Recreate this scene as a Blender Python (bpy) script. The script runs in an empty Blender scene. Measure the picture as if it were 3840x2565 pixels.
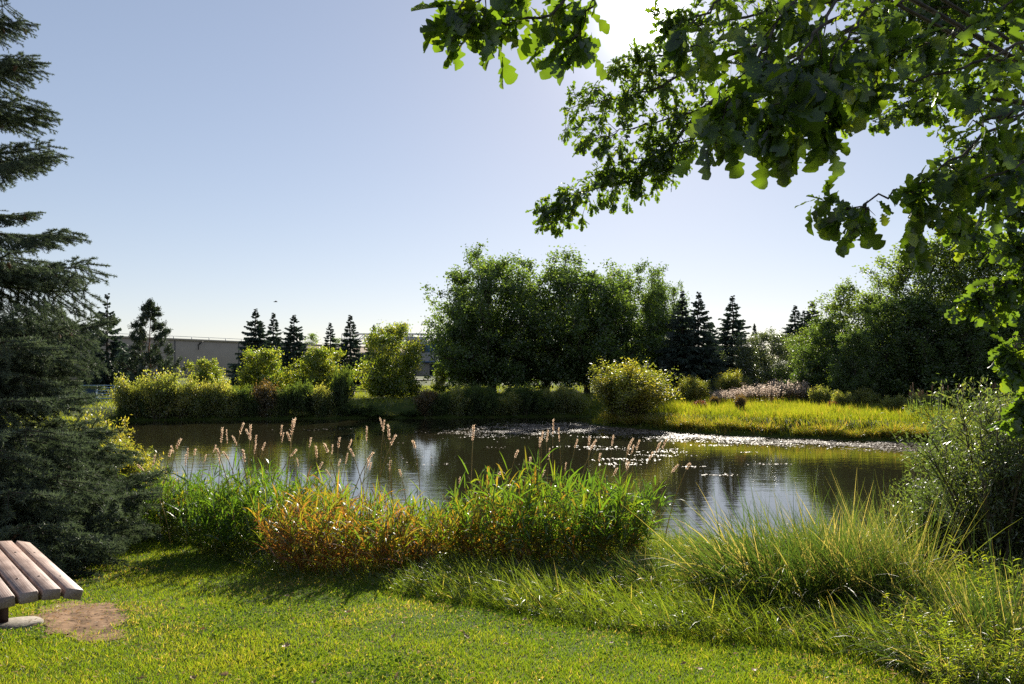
import bpy, math, random
import numpy as np
from math import radians, sin, cos, pi, sqrt

SC = bpy.context.scene
COL = SC.collection
CAMZ = 1.65
F = 768.0            # focal length in pixels of a 1024 wide frame
HOR = 370.0          # horizon row
DS = 2347.5 / 1024.0

def px(xd, d):                       # metres to the side of the camera axis of a point seen at distance d
    return (xd / DS - 512.0) / F * d
def pz(yd, d):
    return CAMZ + (HOR - yd / DS) / F * d
def P(xd, yd, d):
    return np.array((px(xd, d), d, pz(yd, d)))

# ------------------------------------------------------------------ basic helpers
def tag(o, label=None, cat=None, group=None, kind=None):
    if label: o['label'] = label
    if cat: o['category'] = cat
    if group: o['group'] = group
    if kind: o['kind'] = kind
    return o

def empty(name, loc, rz=0.0, s=1.0, label=None, cat=None, group=None):
    o = bpy.data.objects.new(name, None)
    COL.objects.link(o)
    o.location = loc
    o.rotation_euler = (0, 0, rz)
    o.scale = (s, s, s) if np.isscalar(s) else s
    return tag(o, label, cat, group)

def mesh_of(name, V, faces, mats=None, rnd=None, smooth=False, midx=None):
    """faces: list of (m,k) integer arrays"""
    V = np.asarray(V, dtype=np.float32)
    me = bpy.data.meshes.new(name)
    me.vertices.add(len(V))
    me.vertices.foreach_set('co', V.ravel())
    faces = [np.asarray(f, dtype=np.int32) for f in faces if len(f)]
    idx = np.concatenate([f.ravel() for f in faces])
    tot = np.concatenate([np.full(len(f), f.shape[1], dtype=np.int32) for f in faces])
    start = np.concatenate([[0], np.cumsum(tot)[:-1]]).astype(np.int32)
    me.loops.add(len(idx))
    me.loops.foreach_set('vertex_index', idx)
    me.polygons.add(len(tot))
    me.polygons.foreach_set('loop_start', start)
    me.polygons.foreach_set('loop_total', tot)
    if smooth:
        me.polygons.foreach_set('use_smooth', np.ones(len(tot), dtype=bool))
    if midx is not None:
        me.polygons.foreach_set('material_index', np.asarray(midx, dtype=np.int32))
    if rnd is not None:
        a = me.attributes.new('rnd', 'FLOAT', 'POINT')
        a.data.foreach_set('value', np.asarray(rnd, dtype=np.float32))
    me.update(calc_edges=True)
    me.validate()
    if mats is not None:
        for m in (mats if isinstance(mats, (list, tuple)) else [mats]):
            me.materials.append(m)
    return me

def link(name, me, parent=None, loc=(0, 0, 0), rot=(0, 0, 0), s=None):
    o = bpy.data.objects.new(name, me)
    COL.objects.link(o)
    o.parent = parent
    o.location = loc
    o.rotation_euler = rot
    if s is not None:
        o.scale = (s, s, s) if np.isscalar(s) else s
    return o

def copy_tree(o, parent=None):
    c = o.copy()
    COL.objects.link(c)
    c.parent = parent
    for ch in list(o.children):
        copy_tree(ch, c)
    return c

def nrm(a):
    a = np.asarray(a, dtype=np.float64)
    return a / np.maximum(np.linalg.norm(a, axis=-1, keepdims=True), 1e-9)

def frames(a, up):
    a = nrm(a)
    s = np.cross(a, up)
    bad = np.linalg.norm(s, axis=1) < 1e-3
    s[bad] = np.cross(a[bad], np.array((0.31, 0.9, 0.2)))
    s = nrm(s)
    n = np.cross(s, a)
    return s, a, n

def scatter(TV, TF, pos, axis, up, size, rnd, wid=1.0):
    """copies of a small template: x across, y along the axis, z along the normal, all in one array"""
    s, a, n = frames(axis, up)
    size = np.asarray(size)[:, None, None]
    TV = np.asarray(TV, float)
    V = (pos[:, None, :] + size * (TV[None, :, 0:1] * wid * s[:, None, :] + TV[None, :, 1:2] * a[:, None, :] + TV[None, :, 2:3] * n[:, None, :]))
    k = len(TV)
    off = (np.arange(len(pos)) * k)[:, None, None]
    FF = [(np.asarray(f)[None, :, :] + off).reshape(-1, np.asarray(f).shape[1]) for f in TF]
    return V.reshape(-1, 3), FF, np.repeat(rnd, k)

def ribbons(p0, d, L, droop, w, rnd, rs, segs=3, prof=None, twist=0.0, side=None):
    """curved tapering blades"""
    n = len(p0)
    d = nrm(d)
    t = np.linspace(0, 1, segs + 1)
    L = np.broadcast_to(np.asarray(L, float), (n,))
    droop = np.broadcast_to(np.asarray(droop, float), (n,))
    w = np.broadcast_to(np.asarray(w, float), (n,))
    C = p0[:, None, :] + d[:, None, :] * (L[:, None] * t)[:, :, None]
    C[:, :, 2] -= (droop * L)[:, None] * t[None, :] ** 2
    if side is None:
        ang = rs.uniform(0, 2 * pi, n)
        r = np.stack([np.cos(ang), np.sin(ang), rs.uniform(-.3, .3, n)], 1)
    else:
        r = side
    s = nrm(np.cross(d, r))
    if prof is None:
        prof = np.maximum(1 - t ** 1.6, 0.06)
    hw = (w[:, None] * 0.5 * prof[None, :])[:, :, None]
    A = C - s[:, None, :] * hw
    B = C + s[:, None, :] * hw
    V = np.stack([A, B], 2).reshape(n, -1, 3)
    k = 2 * (segs + 1)
    q = np.array([[2 * i, 2 * i + 1, 2 * i + 3, 2 * i + 2] for i in range(segs)])
    Fq = (q[None] + (np.arange(n) * k)[:, None, None]).reshape(-1, 4)
    return V.reshape(-1, 3), [Fq], np.repeat(rnd, k)

def join(parts):
    Vs, Fs, Rs = [], {}, []
    off = 0
    for V, FF, R in parts:
        Vs.append(V); Rs.append(R)
        for f in FF:
            Fs.setdefault(f.shape[1], []).append(f + off)
        off += len(V)
    return np.concatenate(Vs), [np.concatenate(v) for v in Fs.values()], np.concatenate(Rs)

def tube(pts, rad, sides=6):
    pts = np.asarray(pts, float); rad = np.asarray(rad, float)
    k = len(pts)
    tan = np.gradient(pts, axis=0)
    tan = nrm(tan)
    ref = np.array((0.0, 0.0, 1.0)) if abs(tan[0][2]) < .9 else np.array((1.0, 0.0, 0.0))
    s = nrm(np.cross(tan, ref[None, :] + 1e-4)); n = np.cross(s, tan)
    a = np.linspace(0, 2 * pi, sides, endpoint=False)
    V = pts[:, None, :] + rad[:, None, None] * (np.cos(a)[None, :, None] * s[:, None, :] + np.sin(a)[None, :, None] * n[:, None, :])
    i = np.arange(k - 1)[:, None] * sides
    j = np.arange(sides)[None, :]
    jn = (j + 1) % sides
    Fq = np.stack([i + j, i + jn, i + sides + jn, i + sides + j], -1).reshape(-1, 4)
    V = np.concatenate([V.reshape(-1, 3), pts[-1:]])
    tip = len(V) - 1
    last = (k - 1) * sides
    Ft = np.stack([last + np.arange(sides), last + (np.arange(sides) + 1) % sides, np.full(sides, tip)], 1)
    return V, [Fq, Ft], np.zeros(len(V))

def tubes(lst, sides=5):
    return join([tube(p, r, sides) for p, r in lst])

def bez(a, b, c, n):
    t = np.linspace(0, 1, n)[:, None]
    return a * (1 - t) ** 2 + 2 * b * t * (1 - t) + c * t ** 2

def smooth_path(pts, n):
    """Catmull-Rom through the points"""
    p = np.asarray(pts, float)
    p = np.vstack([2 * p[0] - p[1], p, 2 * p[-1] - p[-2]])
    out = []
    m = len(p) - 3
    for u in np.linspace(0, m - 1e-6, n):
        i = int(u); t = u - i
        a, b, c, d = p[i], p[i + 1], p[i + 2], p[i + 3]
        out.append(.5 * (2 * b + (c - a) * t + (2 * a - 5 * b + 4 * c - d) * t * t + (3 * b - a - 3 * c + d) * t ** 3))
    return np.array(out)

def bbox_part(lo, hi):
    x0, y0, z0 = lo; x1, y1, z1 = hi
    V = np.array([(x0, y0, z0), (x1, y0, z0), (x1, y1, z0), (x0, y1, z0), (x0, y0, z1), (x1, y0, z1), (x1, y1, z1), (x0, y1, z1)], float)
    Fq = np.array([(0, 3, 2, 1), (4, 5, 6, 7), (0, 1, 5, 4), (1, 2, 6, 5), (2, 3, 7, 6), (3, 0, 4, 7)])
    return V, [Fq], np.zeros(8)

def bar_part(a, b, w, h=None):
    """square bar from a to b"""
    a = np.asarray(a, float); b = np.asarray(b, float); h = h or w
    d = nrm(b - a)
    ref = np.array((0, 0, 1.)) if abs(d[2]) < .95 else np.array((1., 0, 0))
    s = nrm(np.cross(d, ref)); n = np.cross(s, d)
    V = []
    for p in (a, b):
        for (i, j) in ((-1, -1), (1, -1), (1, 1), (-1, 1)):
            V.append(p + s * i * w / 2 + n * j * h / 2)
    Fq = np.array([(0, 1, 2, 3), (7, 6, 5, 4), (0, 4, 5, 1), (1, 5, 6, 2), (2, 6, 7, 3), (3, 7, 4, 0)])
    return np.array(V), [Fq], np.zeros(8)

# ------------------------------------------------------------------ materials
def new_mat(name):
    m = bpy.data.materials.new(name)
    m.use_nodes = True
    nt = m.node_tree
    nt.nodes.clear()
    out = nt.nodes.new('ShaderNodeOutputMaterial')
    return m, nt, out

def ramp(nt, fac, stops):
    r = nt.nodes.new('ShaderNodeValToRGB')
    els = r.color_ramp.elements
    els[0].position, els[0].color = stops[0][0], (*stops[0][1], 1)
    els[1].position, els[1].color = stops[-1][0], (*stops[-1][1], 1)
    for p, c in stops[1:-1]:
        e = els.new(p); e.color = (*c, 1)
    nt.links.new(fac, r.inputs['Fac'])
    return r.outputs['Color']

def leaf_mat(name, stops, trans_gain=(2.2, 2.4, 0.9), tfac=0.5, gloss=0.05, rough=0.35):
    """leaf colour runs along the per-leaf attribute; light also passes through the blade"""
    m, nt, out = new_mat(name)
    at = nt.nodes.new('ShaderNodeAttribute'); at.attribute_name = 'rnd'
    c = ramp(nt, at.outputs['Fac'], stops)
    dif = nt.nodes.new('ShaderNodeBsdfDiffuse')
    tr = nt.nodes.new('ShaderNodeBsdfTranslucent')
    gl = nt.nodes.new('ShaderNodeBsdfGlossy'); gl.inputs['Roughness'].default_value = rough
    gl.inputs['Color'].default_value = (.9, .9, .9, 1)
    mul = nt.nodes.new('ShaderNodeMix'); mul.data_type = 'RGBA'; mul.blend_type = 'MULTIPLY'; mul.inputs[0].default_value = 1.0
    nt.links.new(c, mul.inputs[6]); mul.inputs[7].default_value = (*trans_gain, 1)
    nt.links.new(c, dif.inputs['Color']); nt.links.new(mul.outputs[2], tr.inputs['Color'])
    mx = nt.nodes.new('ShaderNodeMixShader'); mx.inputs[0].default_value = tfac
    nt.links.new(dif.outputs[0], mx.inputs[1]); nt.links.new(tr.outputs[0], mx.inputs[2])
    m2 = nt.nodes.new('ShaderNodeMixShader'); m2.inputs[0].default_value = gloss
    nt.links.new(mx.outputs[0], m2.inputs[1]); nt.links.new(gl.outputs[0], m2.inputs[2])
    nt.links.new(m2.outputs[0], out.inputs['Surface'])
    return m

def rough_mat(name, c1, c2, scale=8.0, rough=0.85, bump=0.3, stretch=(1, 1, 1), detail=6.0, spec=0.3):
    m, nt, out = new_mat(name)
    b = nt.nodes.new('ShaderNodeBsdfPrincipled')
    tc = nt.nodes.new('ShaderNodeTexCoord'); mp = nt.nodes.new('ShaderNodeMapping')
    mp.inputs['Scale'].default_value = stretch
    no = nt.nodes.new('ShaderNodeTexNoise'); no.inputs['Scale'].default_value = scale; no.inputs['Detail'].default_value = detail
    nt.links.new(tc.outputs['Object'], mp.inputs[0]); nt.links.new(mp.outputs[0], no.inputs['Vector'])
    c = ramp(nt, no.outputs['Fac'], [(.3, c1), (.7, c2)])
    nt.links.new(c, b.inputs['Base Color'])
    b.inputs['Roughness'].default_value = rough
    b.inputs['Specular IOR Level'].default_value = spec
    if bump:
        bp = nt.nodes.new('ShaderNodeBump'); bp.inputs['Strength'].default_value = bump; bp.inputs['Distance'].default_value = .02
        nt.links.new(no.outputs['Fac'], bp.inputs['Height']); nt.links.new(bp.outputs[0], b.inputs['Normal'])
    nt.links.new(b.outputs[0], out.inputs['Surface'])
    return m

M = {}
G = lambda *a: tuple(a)
M['oak'] = leaf_mat('oak_leaf', [(0, (.03, .052, .014)), (.6, (.05, .085, .017)), (1, (.09, .115, .02))], (3.2, 3.1, .6), .58, .05, .38)
M['poplar'] = leaf_mat('poplar_leaf', [(0, (.045, .072, .028)), (.6, (.078, .115, .036)), (1, (.13, .165, .045))], (2.6, 2.7, .85), .5, .05, .45)
M['aspen'] = leaf_mat('aspen_leaf', [(0, (.055, .08, .028)), (.6, (.09, .125, .036)), (1, (.15, .18, .045))], (2.6, 2.7, .8), .52, .05, .45)
M['yellow_leaf'] = leaf_mat('turning_leaf', [(0, (.075, .12, .022)), (.5, (.15, .19, .034)), (1, (.27, .25, .045))], (2.3, 2.2, .7), .55, .06, .4)
M['willow'] = leaf_mat('willow_leaf', [(0, (.09, .125, .025)), (.55, (.18, .19, .035)), (1, (.30, .25, .05))], (2.3, 2.15, .7), .55, .06, .4)
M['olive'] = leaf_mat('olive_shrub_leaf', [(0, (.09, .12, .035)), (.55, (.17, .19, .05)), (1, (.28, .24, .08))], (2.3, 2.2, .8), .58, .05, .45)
M['silver'] = leaf_mat('silver_willow_leaf', [(0, (.055, .08, .028)), (.6, (.09, .12, .042)), (1, (.16, .16, .05))], (2.1, 2.2, .7), .48, .09, .42)
M['greywillow'] = leaf_mat('grey_willow_leaf', [(0, (.05, .07, .03)), (.6, (.10, .12, .055)), (1, (.17, .17, .08))], (1.9, 2.0, .9), .45, .1, .35)
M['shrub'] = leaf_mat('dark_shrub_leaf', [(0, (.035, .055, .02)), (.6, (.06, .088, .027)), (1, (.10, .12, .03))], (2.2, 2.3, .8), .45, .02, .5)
M['brownshrub'] = leaf_mat('brown_shrub_leaf', [(0, (.06, .06, .025)), (.5, (.12, .085, .035)), (1, (.2, .12, .05))], (1.9, 1.7, .7), .45, .05, .4)
M['redshrub'] = leaf_mat('red_shrub_leaf', [(0, (.07, .06, .03)), (.5, (.15, .06, .035)), (1, (.24, .05, .035))], (1.8, 1.4, .9), .45, .05, .4)
M['spruce'] = leaf_mat('spruce_needles', [(0, (.032, .05, .034)), (.5, (.052, .075, .052)), (1, (.085, .115, .078))], (1.2, 1.4, .9), .22, .05, .5)
M['bluespruce'] = leaf_mat('blue_spruce_needles', [(0, (.045, .06, .038)), (.5, (.085, .108, .072)), (1, (.15, .175, .12))], (1.2, 1.35, .8), .25, .025, .5)
M['pine'] = leaf_mat('pine_needles', [(0, (.025, .04, .02)), (1, (.055, .075, .035))], (1.4, 1.5, .9), .25, .05, .5)
M['reed'] = leaf_mat('reed_leaf', [(0, (.05, .10, .015)), (.35, (.075, .135, .018)), (.6, (.15, .16, .02)), (.8, (.235, .135, .032)), (1, (.20, .085, .04))], (2.3, 2.2, .7), .5, .05, .38)
M['reedstem'] = leaf_mat('reed_stem', [(0, (.09, .10, .025)), (.5, (.18, .12, .035)), (1, (.25, .10, .03))], (1.6, 1.5, .8), .3, .03, .45)
M['sedge'] = leaf_mat('sedge_blade', [(0, (.032, .062, .016)), (.5, (.06, .095, .022)), (.8, (.13, .14, .035)), (1, (.34, .26, .14))], (2.2, 2.2, .8), .42, .05, .42)
M['border'] = leaf_mat('border_grass_blade', [(0, (.055, .09, .014)), (.5, (.10, .14, .018)), (.85, (.18, .19, .035)), (1, (.32, .25, .12))], (2.3, 2.2, .7), .5, .06, .4)
M['lawn'] = leaf_mat('lawn_blade', [(0, (.060, .115, .011)), (.5, (.125, .18, .015)), (.85, (.20, .22, .025)), (1, (.38, .29, .13))], (2.3, 2.1, .7), .5, .03, .45)
M['meadow'] = leaf_mat('meadow_blade', [(0, (.09, .12, .014)), (.6, (.17, .19, .02)), (.85, (.24, .21, .04)), (1, (.33, .21, .10))], (2.2, 2.1, .6), .5, .05, .4)
M['weed'] = leaf_mat('weed_leaf', [(0, (.09, .14, .018)), (.6, (.16, .20, .022)), (1, (.26, .24, .035))], (2.3, 2.2, .6), .55, .05, .4)
M['seedhead'] = leaf_mat('seed_head', [(0, (.44, .31, .20)), (.6, (.62, .46, .33)), (1, (.76, .62, .47))], (1.3, 1.25, 1.2), .55, .05, .5)
M['fluff'] = leaf_mat('seed_fluff', [(0, (.36, .28, .21)), (1, (.72, .62, .52))], (1.1, 1.05, 1.05), .5, .0, .5)
M['straw'] = leaf_mat('dry_straw', [(0, (.25, .15, .08)), (1, (.45, .32, .18))], (1.3, 1.2, 1.0), .3, .05, .5)
M['bark'] = rough_mat('bark', (.035, .026, .02), (.10, .08, .062), 14, .9, .6, (1, 1, .25))
M['oakbark'] = rough_mat('oak_bark', (.03, .024, .02), (.11, .09, .075), 22, .9, .7, (1, 1, 1))
M['pinebark'] = rough_mat('pine_bark', (.10, .045, .025), (.22, .11, .06), 10, .9, .6, (1, 1, .3))
M['stalk'] = rough_mat('shrub_stalk', (.05, .04, .025), (.13, .10, .06), 20, .9, .2)
M['cone'] = rough_mat('spruce_cone', (.11, .055, .025), (.24, .13, .07), 90, .8, .6)

# ------------------------------------------------------------------ terrain
POND = np.array([(-23.3, 47.4), (-13.3, 49.6), (-5, 50.4), (4.9, 51.8), (6.5, 49.0), (4.6, 44.5), (7.5, 40.5), (10.9, 36.8), (16.1, 34.2), (18.2, 32.7),
                 (19, 28), (16, 20), (12, 15.8), (7.4, 13.8), (2.6, 12.8), (-2.85, 13.2), (-7, 14.8), (-10.2, 19.5), (-14.5, 28), (-19.5, 38), (-25, 44)])
def smooth_poly(P_, n=8):
    k = len(P_); out = []
    for i in range(k):
        a, b, c, d = P_[i - 1], P_[i], P_[(i + 1) % k], P_[(i + 2) % k]
        for t in np.linspace(0, 1, n, endpoint=False):
            out.append(.5 * (2 * b + (c - a) * t + (2 * a - 5 * b + 4 * c - d) * t * t + (3 * b - a - 3 * c + d) * t ** 3))
    return np.array(out)
PONDS = smooth_poly(POND, 5)
def pond_sd(x, y):
    x = np.atleast_1d(np.asarray(x, float)).ravel(); y = np.atleast_1d(np.asarray(y, float)).ravel()
    best = np.full(x.shape, 1e9); ins = np.zeros(x.shape, bool)
    A = PONDS; B = np.roll(PONDS, -1, 0)
    for (ax, ay), (bx, by) in zip(A, B):
        ex, ey = bx - ax, by - ay
        t = np.clip(((x - ax) * ex + (y - ay) * ey) / (ex * ex + ey * ey), 0, 1)
        best = np.minimum(best, (x - ax - t * ex) ** 2 + (y - ay - t * ey) ** 2)
        c = ((ay > y) != (by > y)) & (x < (bx - ax) * (y - ay) / (by - ay + 1e-12) + ax)
        ins ^= c
    d = np.sqrt(best)
    return np.where(ins, -d, d)
WZ = -1.5
def wob(x, y, f, ph=0.0):
    return (np.sin(x * f + ph + 1.7 * np.sin(y * f * .61 + ph)) + np.sin(y * f * 1.13 + 2.1 * ph + 1.3 * np.sin(x * f * .73))) * .5
def sstep(a, b, v):
    t = np.clip((v - a) / (b - a), 0, 1)
    return t * t * (3 - 2 * t)
def ground_h(x, y):
    shp = np.broadcast(x, y).shape
    x = np.broadcast_to(np.asarray(x, float), shp).ravel(); y = np.broadcast_to(np.asarray(y, float), shp).ravel()
    sd = pond_sd(x, y)
    near = -0.08 * np.clip(y, -15, 14) - .015 * np.clip(y - 14, 0, 30)
    far = -0.75 + .012 * np.clip(y - 45, 0, 30)
    far = far + 2.6 * sstep(4, 16, x) * sstep(58, 95, y) + .9 * sstep(60, 110, y)
    land = near + (far - near) * sstep(20, 34, y)
    land = land + .025 * wob(x, y, 1.1) + .012 * wob(x, y, 3.3, 1.0)
    bank = WZ + .42 * np.maximum(sd, 0) ** .95
    k = .25
    h = np.clip(.5 + .5 * (bank - land) / k, 0, 1)
    m = bank + (land - bank) * h - k * h * (1 - h)
    und = WZ - np.minimum(.9, .35 * np.maximum(-sd, 0))
    return np.where(sd > 0, np.maximum(m, WZ + .3 * np.minimum(sd, .5)), und).reshape(shp)
def gz(x, y):
    return float(ground_h(np.array([x]), np.array([y]))[0])

EDGE_X = np.array([-30, -8, -6.2, -4.35, -2.74, -1.75, -1.15, -.1, .47, 1.14, 1.9, 2.52, 2.78, 3.5, 5.5, 9, 20])
EDGE_Y = np.array([11.6, 11.7, 11.6, 10.9, 8.75, 8.45, 7.75, 7.07, 6.59, 6.17, 5.8, 5.37, 5.0, 4.2, 2.6, .5, -4])
def lawn_edge(x):
    return np.interp(x, EDGE_X, EDGE_Y)

def axis_vals(segs):
    out = []
    for a, b, s in segs:
        out.append(np.arange(a, b, s))
    return np.unique(np.round(np.concatenate(out + [[segs[-1][1]]]), 4))
gx = axis_vals([(-700, -150, 50), (-150, -32, 6), (-32, -12, .8), (-12, 12, .25), (12, 32, .8), (32, 150, 6), (150, 700, 50)])
gy = axis_vals([(-60, -6, 6), (-6, 18, .25), (18, 64, .8), (64, 150, 5), (150, 1500, 60)])
X, Y = np.meshgrid(gx, gy)
Z = ground_h(X, Y)
nx, ny = len(gx), len(gy)
i = np.arange(ny - 1)[:, None] * nx + np.arange(nx - 1)[None, :]
Fg = np.stack([i, i + 1, i + nx + 1, i + nx], -1).reshape(-1, 4)
def ground_mat():
    m, nt, out = new_mat('ground_soil_and_turf')
    b = nt.nodes.new('ShaderNodeBsdfPrincipled'); b.inputs['Roughness'].default_value = .95; b.inputs['Specular IOR Level'].default_value = .1
    tc = nt.nodes.new('ShaderNodeTexCoord')
    n1 = nt.nodes.new('ShaderNodeTexNoise'); n1.inputs['Scale'].default_value = 1.3; n1.inputs['Detail'].default_value = 8
    n2 = nt.nodes.new('ShaderNodeTexNoise'); n2.inputs['Scale'].default_value = 45; n2.inputs['Detail'].default_value = 4
    nt.links.new(tc.outputs['Object'], n1.inputs['Vector']); nt.links.new(tc.outputs['Object'], n2.inputs['Vector'])
    c1 = ramp(nt, n1.outputs['Fac'], [(.3, (.035, .055, .012)), (.55, (.06, .085, .016)), (.75, (.11, .10, .035))])
    c2 = ramp(nt, n2.outputs['Fac'], [(.35, (.55, .5, .45)), (.65, (1.2, 1.15, 1.1))])
    mul = nt.nodes.new('ShaderNodeMix'); mul.data_type = 'RGBA'; mul.blend_type = 'MULTIPLY'; mul.inputs[0].default_value = 1
    nt.links.new(c1, mul.inputs[6]); nt.links.new(c2, mul.inputs[7])
    nt.links.new(mul.outputs[2], b.inputs['Base Color'])
    bp = nt.nodes.new('ShaderNodeBump'); bp.inputs['Strength'].default_value = .6; bp.inputs['Distance'].default_value = .02
    nt.links.new(n2.outputs['Fac'], bp.inputs['Height']); nt.links.new(bp.outputs[0], b.inputs['Normal'])
    nt.links.new(b.outputs[0], out.inputs['Surface'])
    return m
g = link('ground', mesh_of('ground', np.stack([X, Y, Z], -1).reshape(-1, 3), [Fg], ground_mat(), smooth=True))
tag(g, kind='structure', label='grassy ground sloping down to the pond and rising beyond it', cat='ground')

# ------------------------------------------------------------------ water
def water_mat():
    m, nt, out = new_mat('pond_water')
    b = nt.nodes.new('ShaderNodeBsdfPrincipled')
    b.inputs['Base Color'].default_value = (.023, .021, .010, 1)
    b.inputs['Roughness'].default_value = .03
    b.inputs['IOR'].default_value = 2.5
    tc = nt.nodes.new('ShaderNodeTexCoord')
    hs = []
    for sc, stx, st in ((1.0, (.9, 2.6, 1), 1.0), (4.2, (.8, 2.2, 1), .42), (.22, (1, 1.6, 1), 1.2)):
        mp = nt.nodes.new('ShaderNodeMapping'); mp.inputs['Scale'].default_value = stx; mp.inputs['Rotation'].default_value = (0, 0, .15)
        no = nt.nodes.new('ShaderNodeTexNoise'); no.inputs['Scale'].default_value = sc; no.inputs['Detail'].default_value = 3
        nt.links.new(tc.outputs['Object'], mp.inputs[0]); nt.links.new(mp.outputs[0], no.inputs['Vector'])
        mu = nt.nodes.new('ShaderNodeMath'); mu.operation = 'MULTIPLY'; mu.inputs[1].default_value = st
        nt.links.new(no.outputs['Fac'], mu.inputs[0]); hs.append(mu.outputs[0])
    # calm and ruffled patches
    pm = nt.nodes.new('ShaderNodeTexNoise'); pm.inputs['Scale'].default_value = .09; pm.inputs['Detail'].default_value = 2
    nt.links.new(tc.outputs['Object'], pm.inputs['Vector'])
    rg = nt.nodes.new('ShaderNodeMapRange'); rg.inputs[1].default_value = .35; rg.inputs[2].default_value = .65; rg.inputs[3].default_value = .35; rg.inputs[4].default_value = 1.0
    nt.links.new(pm.outputs['Fac'], rg.inputs[0])
    a1 = nt.nodes.new('ShaderNodeMath'); a1.operation = 'ADD'; nt.links.new(hs[0], a1.inputs[0]); nt.links.new(hs[1], a1.inputs[1])
    a2 = nt.nodes.new('ShaderNodeMath'); a2.operation = 'MULTIPLY'; nt.links.new(a1.outputs[0], a2.inputs[0]); nt.links.new(rg.outputs[0], a2.inputs[1])
    bp = nt.nodes.new('ShaderNodeBump'); bp.inputs['Strength'].default_value = 1.0; bp.inputs['Distance'].default_value = .006
    nt.links.new(a2.outputs[0], bp.inputs['Height']); nt.links.new(bp.outputs[0], b.inputs['Normal'])
    nt.links.new(b.outputs[0], out.inputs['Surface'])
    return m
wv = np.array([(-29, 11.2, WZ), (23, 11.2, WZ), (23, 55, WZ), (-29, 55, WZ)], float)
w = link('pond_water', mesh_of('pond_water', wv, [np.array([(0, 1, 2, 3)])], water_mat()))
tag(w, kind='structure', label='calm brown pond water mirroring the trees and the sky', cat='water')

# floating weed mats: many small wet leaves lying on the water, glinting against the sun
rs = np.random.RandomState(3)
def weed_mat_mesh():
    pts = []
    # long drift along the peninsula plus scattered rafts
    path = np.array([(-1.0, 38.5), (2.2, 42.5), (4.3, 41.5), (7.5, 37.3), (11.2, 34.3), (16.2, 31.6), (18.3, 30.0)])
    sp = smooth_path(np.c_[path, np.zeros(len(path))], 200)[:, :2]
    wd = np.interp(np.linspace(0, 1, 200), [0, .2, .4, .7, 1], [2.6, 3.2, 2.0, 1.9, 2.2])
    n = 60000
    k = rs.randint(0, 200, n)
    off = rs.normal(0, .5, (n, 2)) * wd[k][:, None]
    q = sp[k] + off
    pat = wob(q[:, 0], q[:, 1], 1.9) + .7 * wob(q[:, 0], q[:, 1] * 1.6, 4.7, 2) + .5 * wob(q[:, 0], q[:, 1] * 2, 9.0, 1)
    pts.append(q[(pat > .0) | (rs.rand(n) < .10)])
    for _ in range(16):                     # small rafts towards the viewer
        c = (rs.uniform(3, 9), rs.uniform(20, 36)); r = rs.uniform(.12, .45)
        if c[1] < 22 and rs.rand() < .3: continue
        m = int(160 * r)
        pts.append(np.c_[rs.normal(c[0], r * 1.5, m), rs.normal(c[1], r * .55, m)])
    for _ in range(12):
        c = (rs.uniform(-14, 0), rs.uniform(24, 47)); r = rs.uniform(.1, .5)
        m = int(50 * r)
        pts.append(np.c_[rs.normal(c[0], r * 2.2, m), rs.normal(c[1], r * .5, m)])
    q = np.concatenate(pts)
    q = q[pond_sd(q[:, 0], q[:, 1]) < -.15]
    n = len(q)
    pos = np.c_[q, WZ + rs.uniform(.004, .02, n)]
    a = rs.uniform(0, 2 * pi, n)
    tilt = rs.normal(0, .16, (n, 2))
    ax = np.stack([np.cos(a), np.sin(a), tilt[:, 0]], 1)
    up = np.stack([tilt[:, 0] * .6, tilt[:, 1], np.ones(n)], 1)
    T = [(-.3, -.5, 0), (.3, -.5, 0), (.5, 0, .02), (.3, .5, 0), (-.3, .5, 0), (-.5, 0, .02)]
    V, FF, R = scatter(T, [np.array([(0, 1, 2, 3, 4, 5)])], pos, ax, up, rs.uniform(.03, .075, n), rs.rand(n))
    V[:, 2] = np.maximum(V[:, 2], WZ + .003)
    return V, FF, R
V, FF, R = weed_mat_mesh()
M['pondweed'] = leaf_mat('pond_weed_leaf', [(0, (.06, .045, .022)), (.6, (.22, .16, .11)), (1, (.42, .34, .27))], (1.2, 1.2, 1), .15, .10, .5)
o = link('pond_weed', mesh_of('pond_weed', V, FF, M['pondweed'], R))
tag(o, 'glinting brown weed drifting in mats on the pond along the meadow bank', 'pond weed', kind='stuff')
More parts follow.
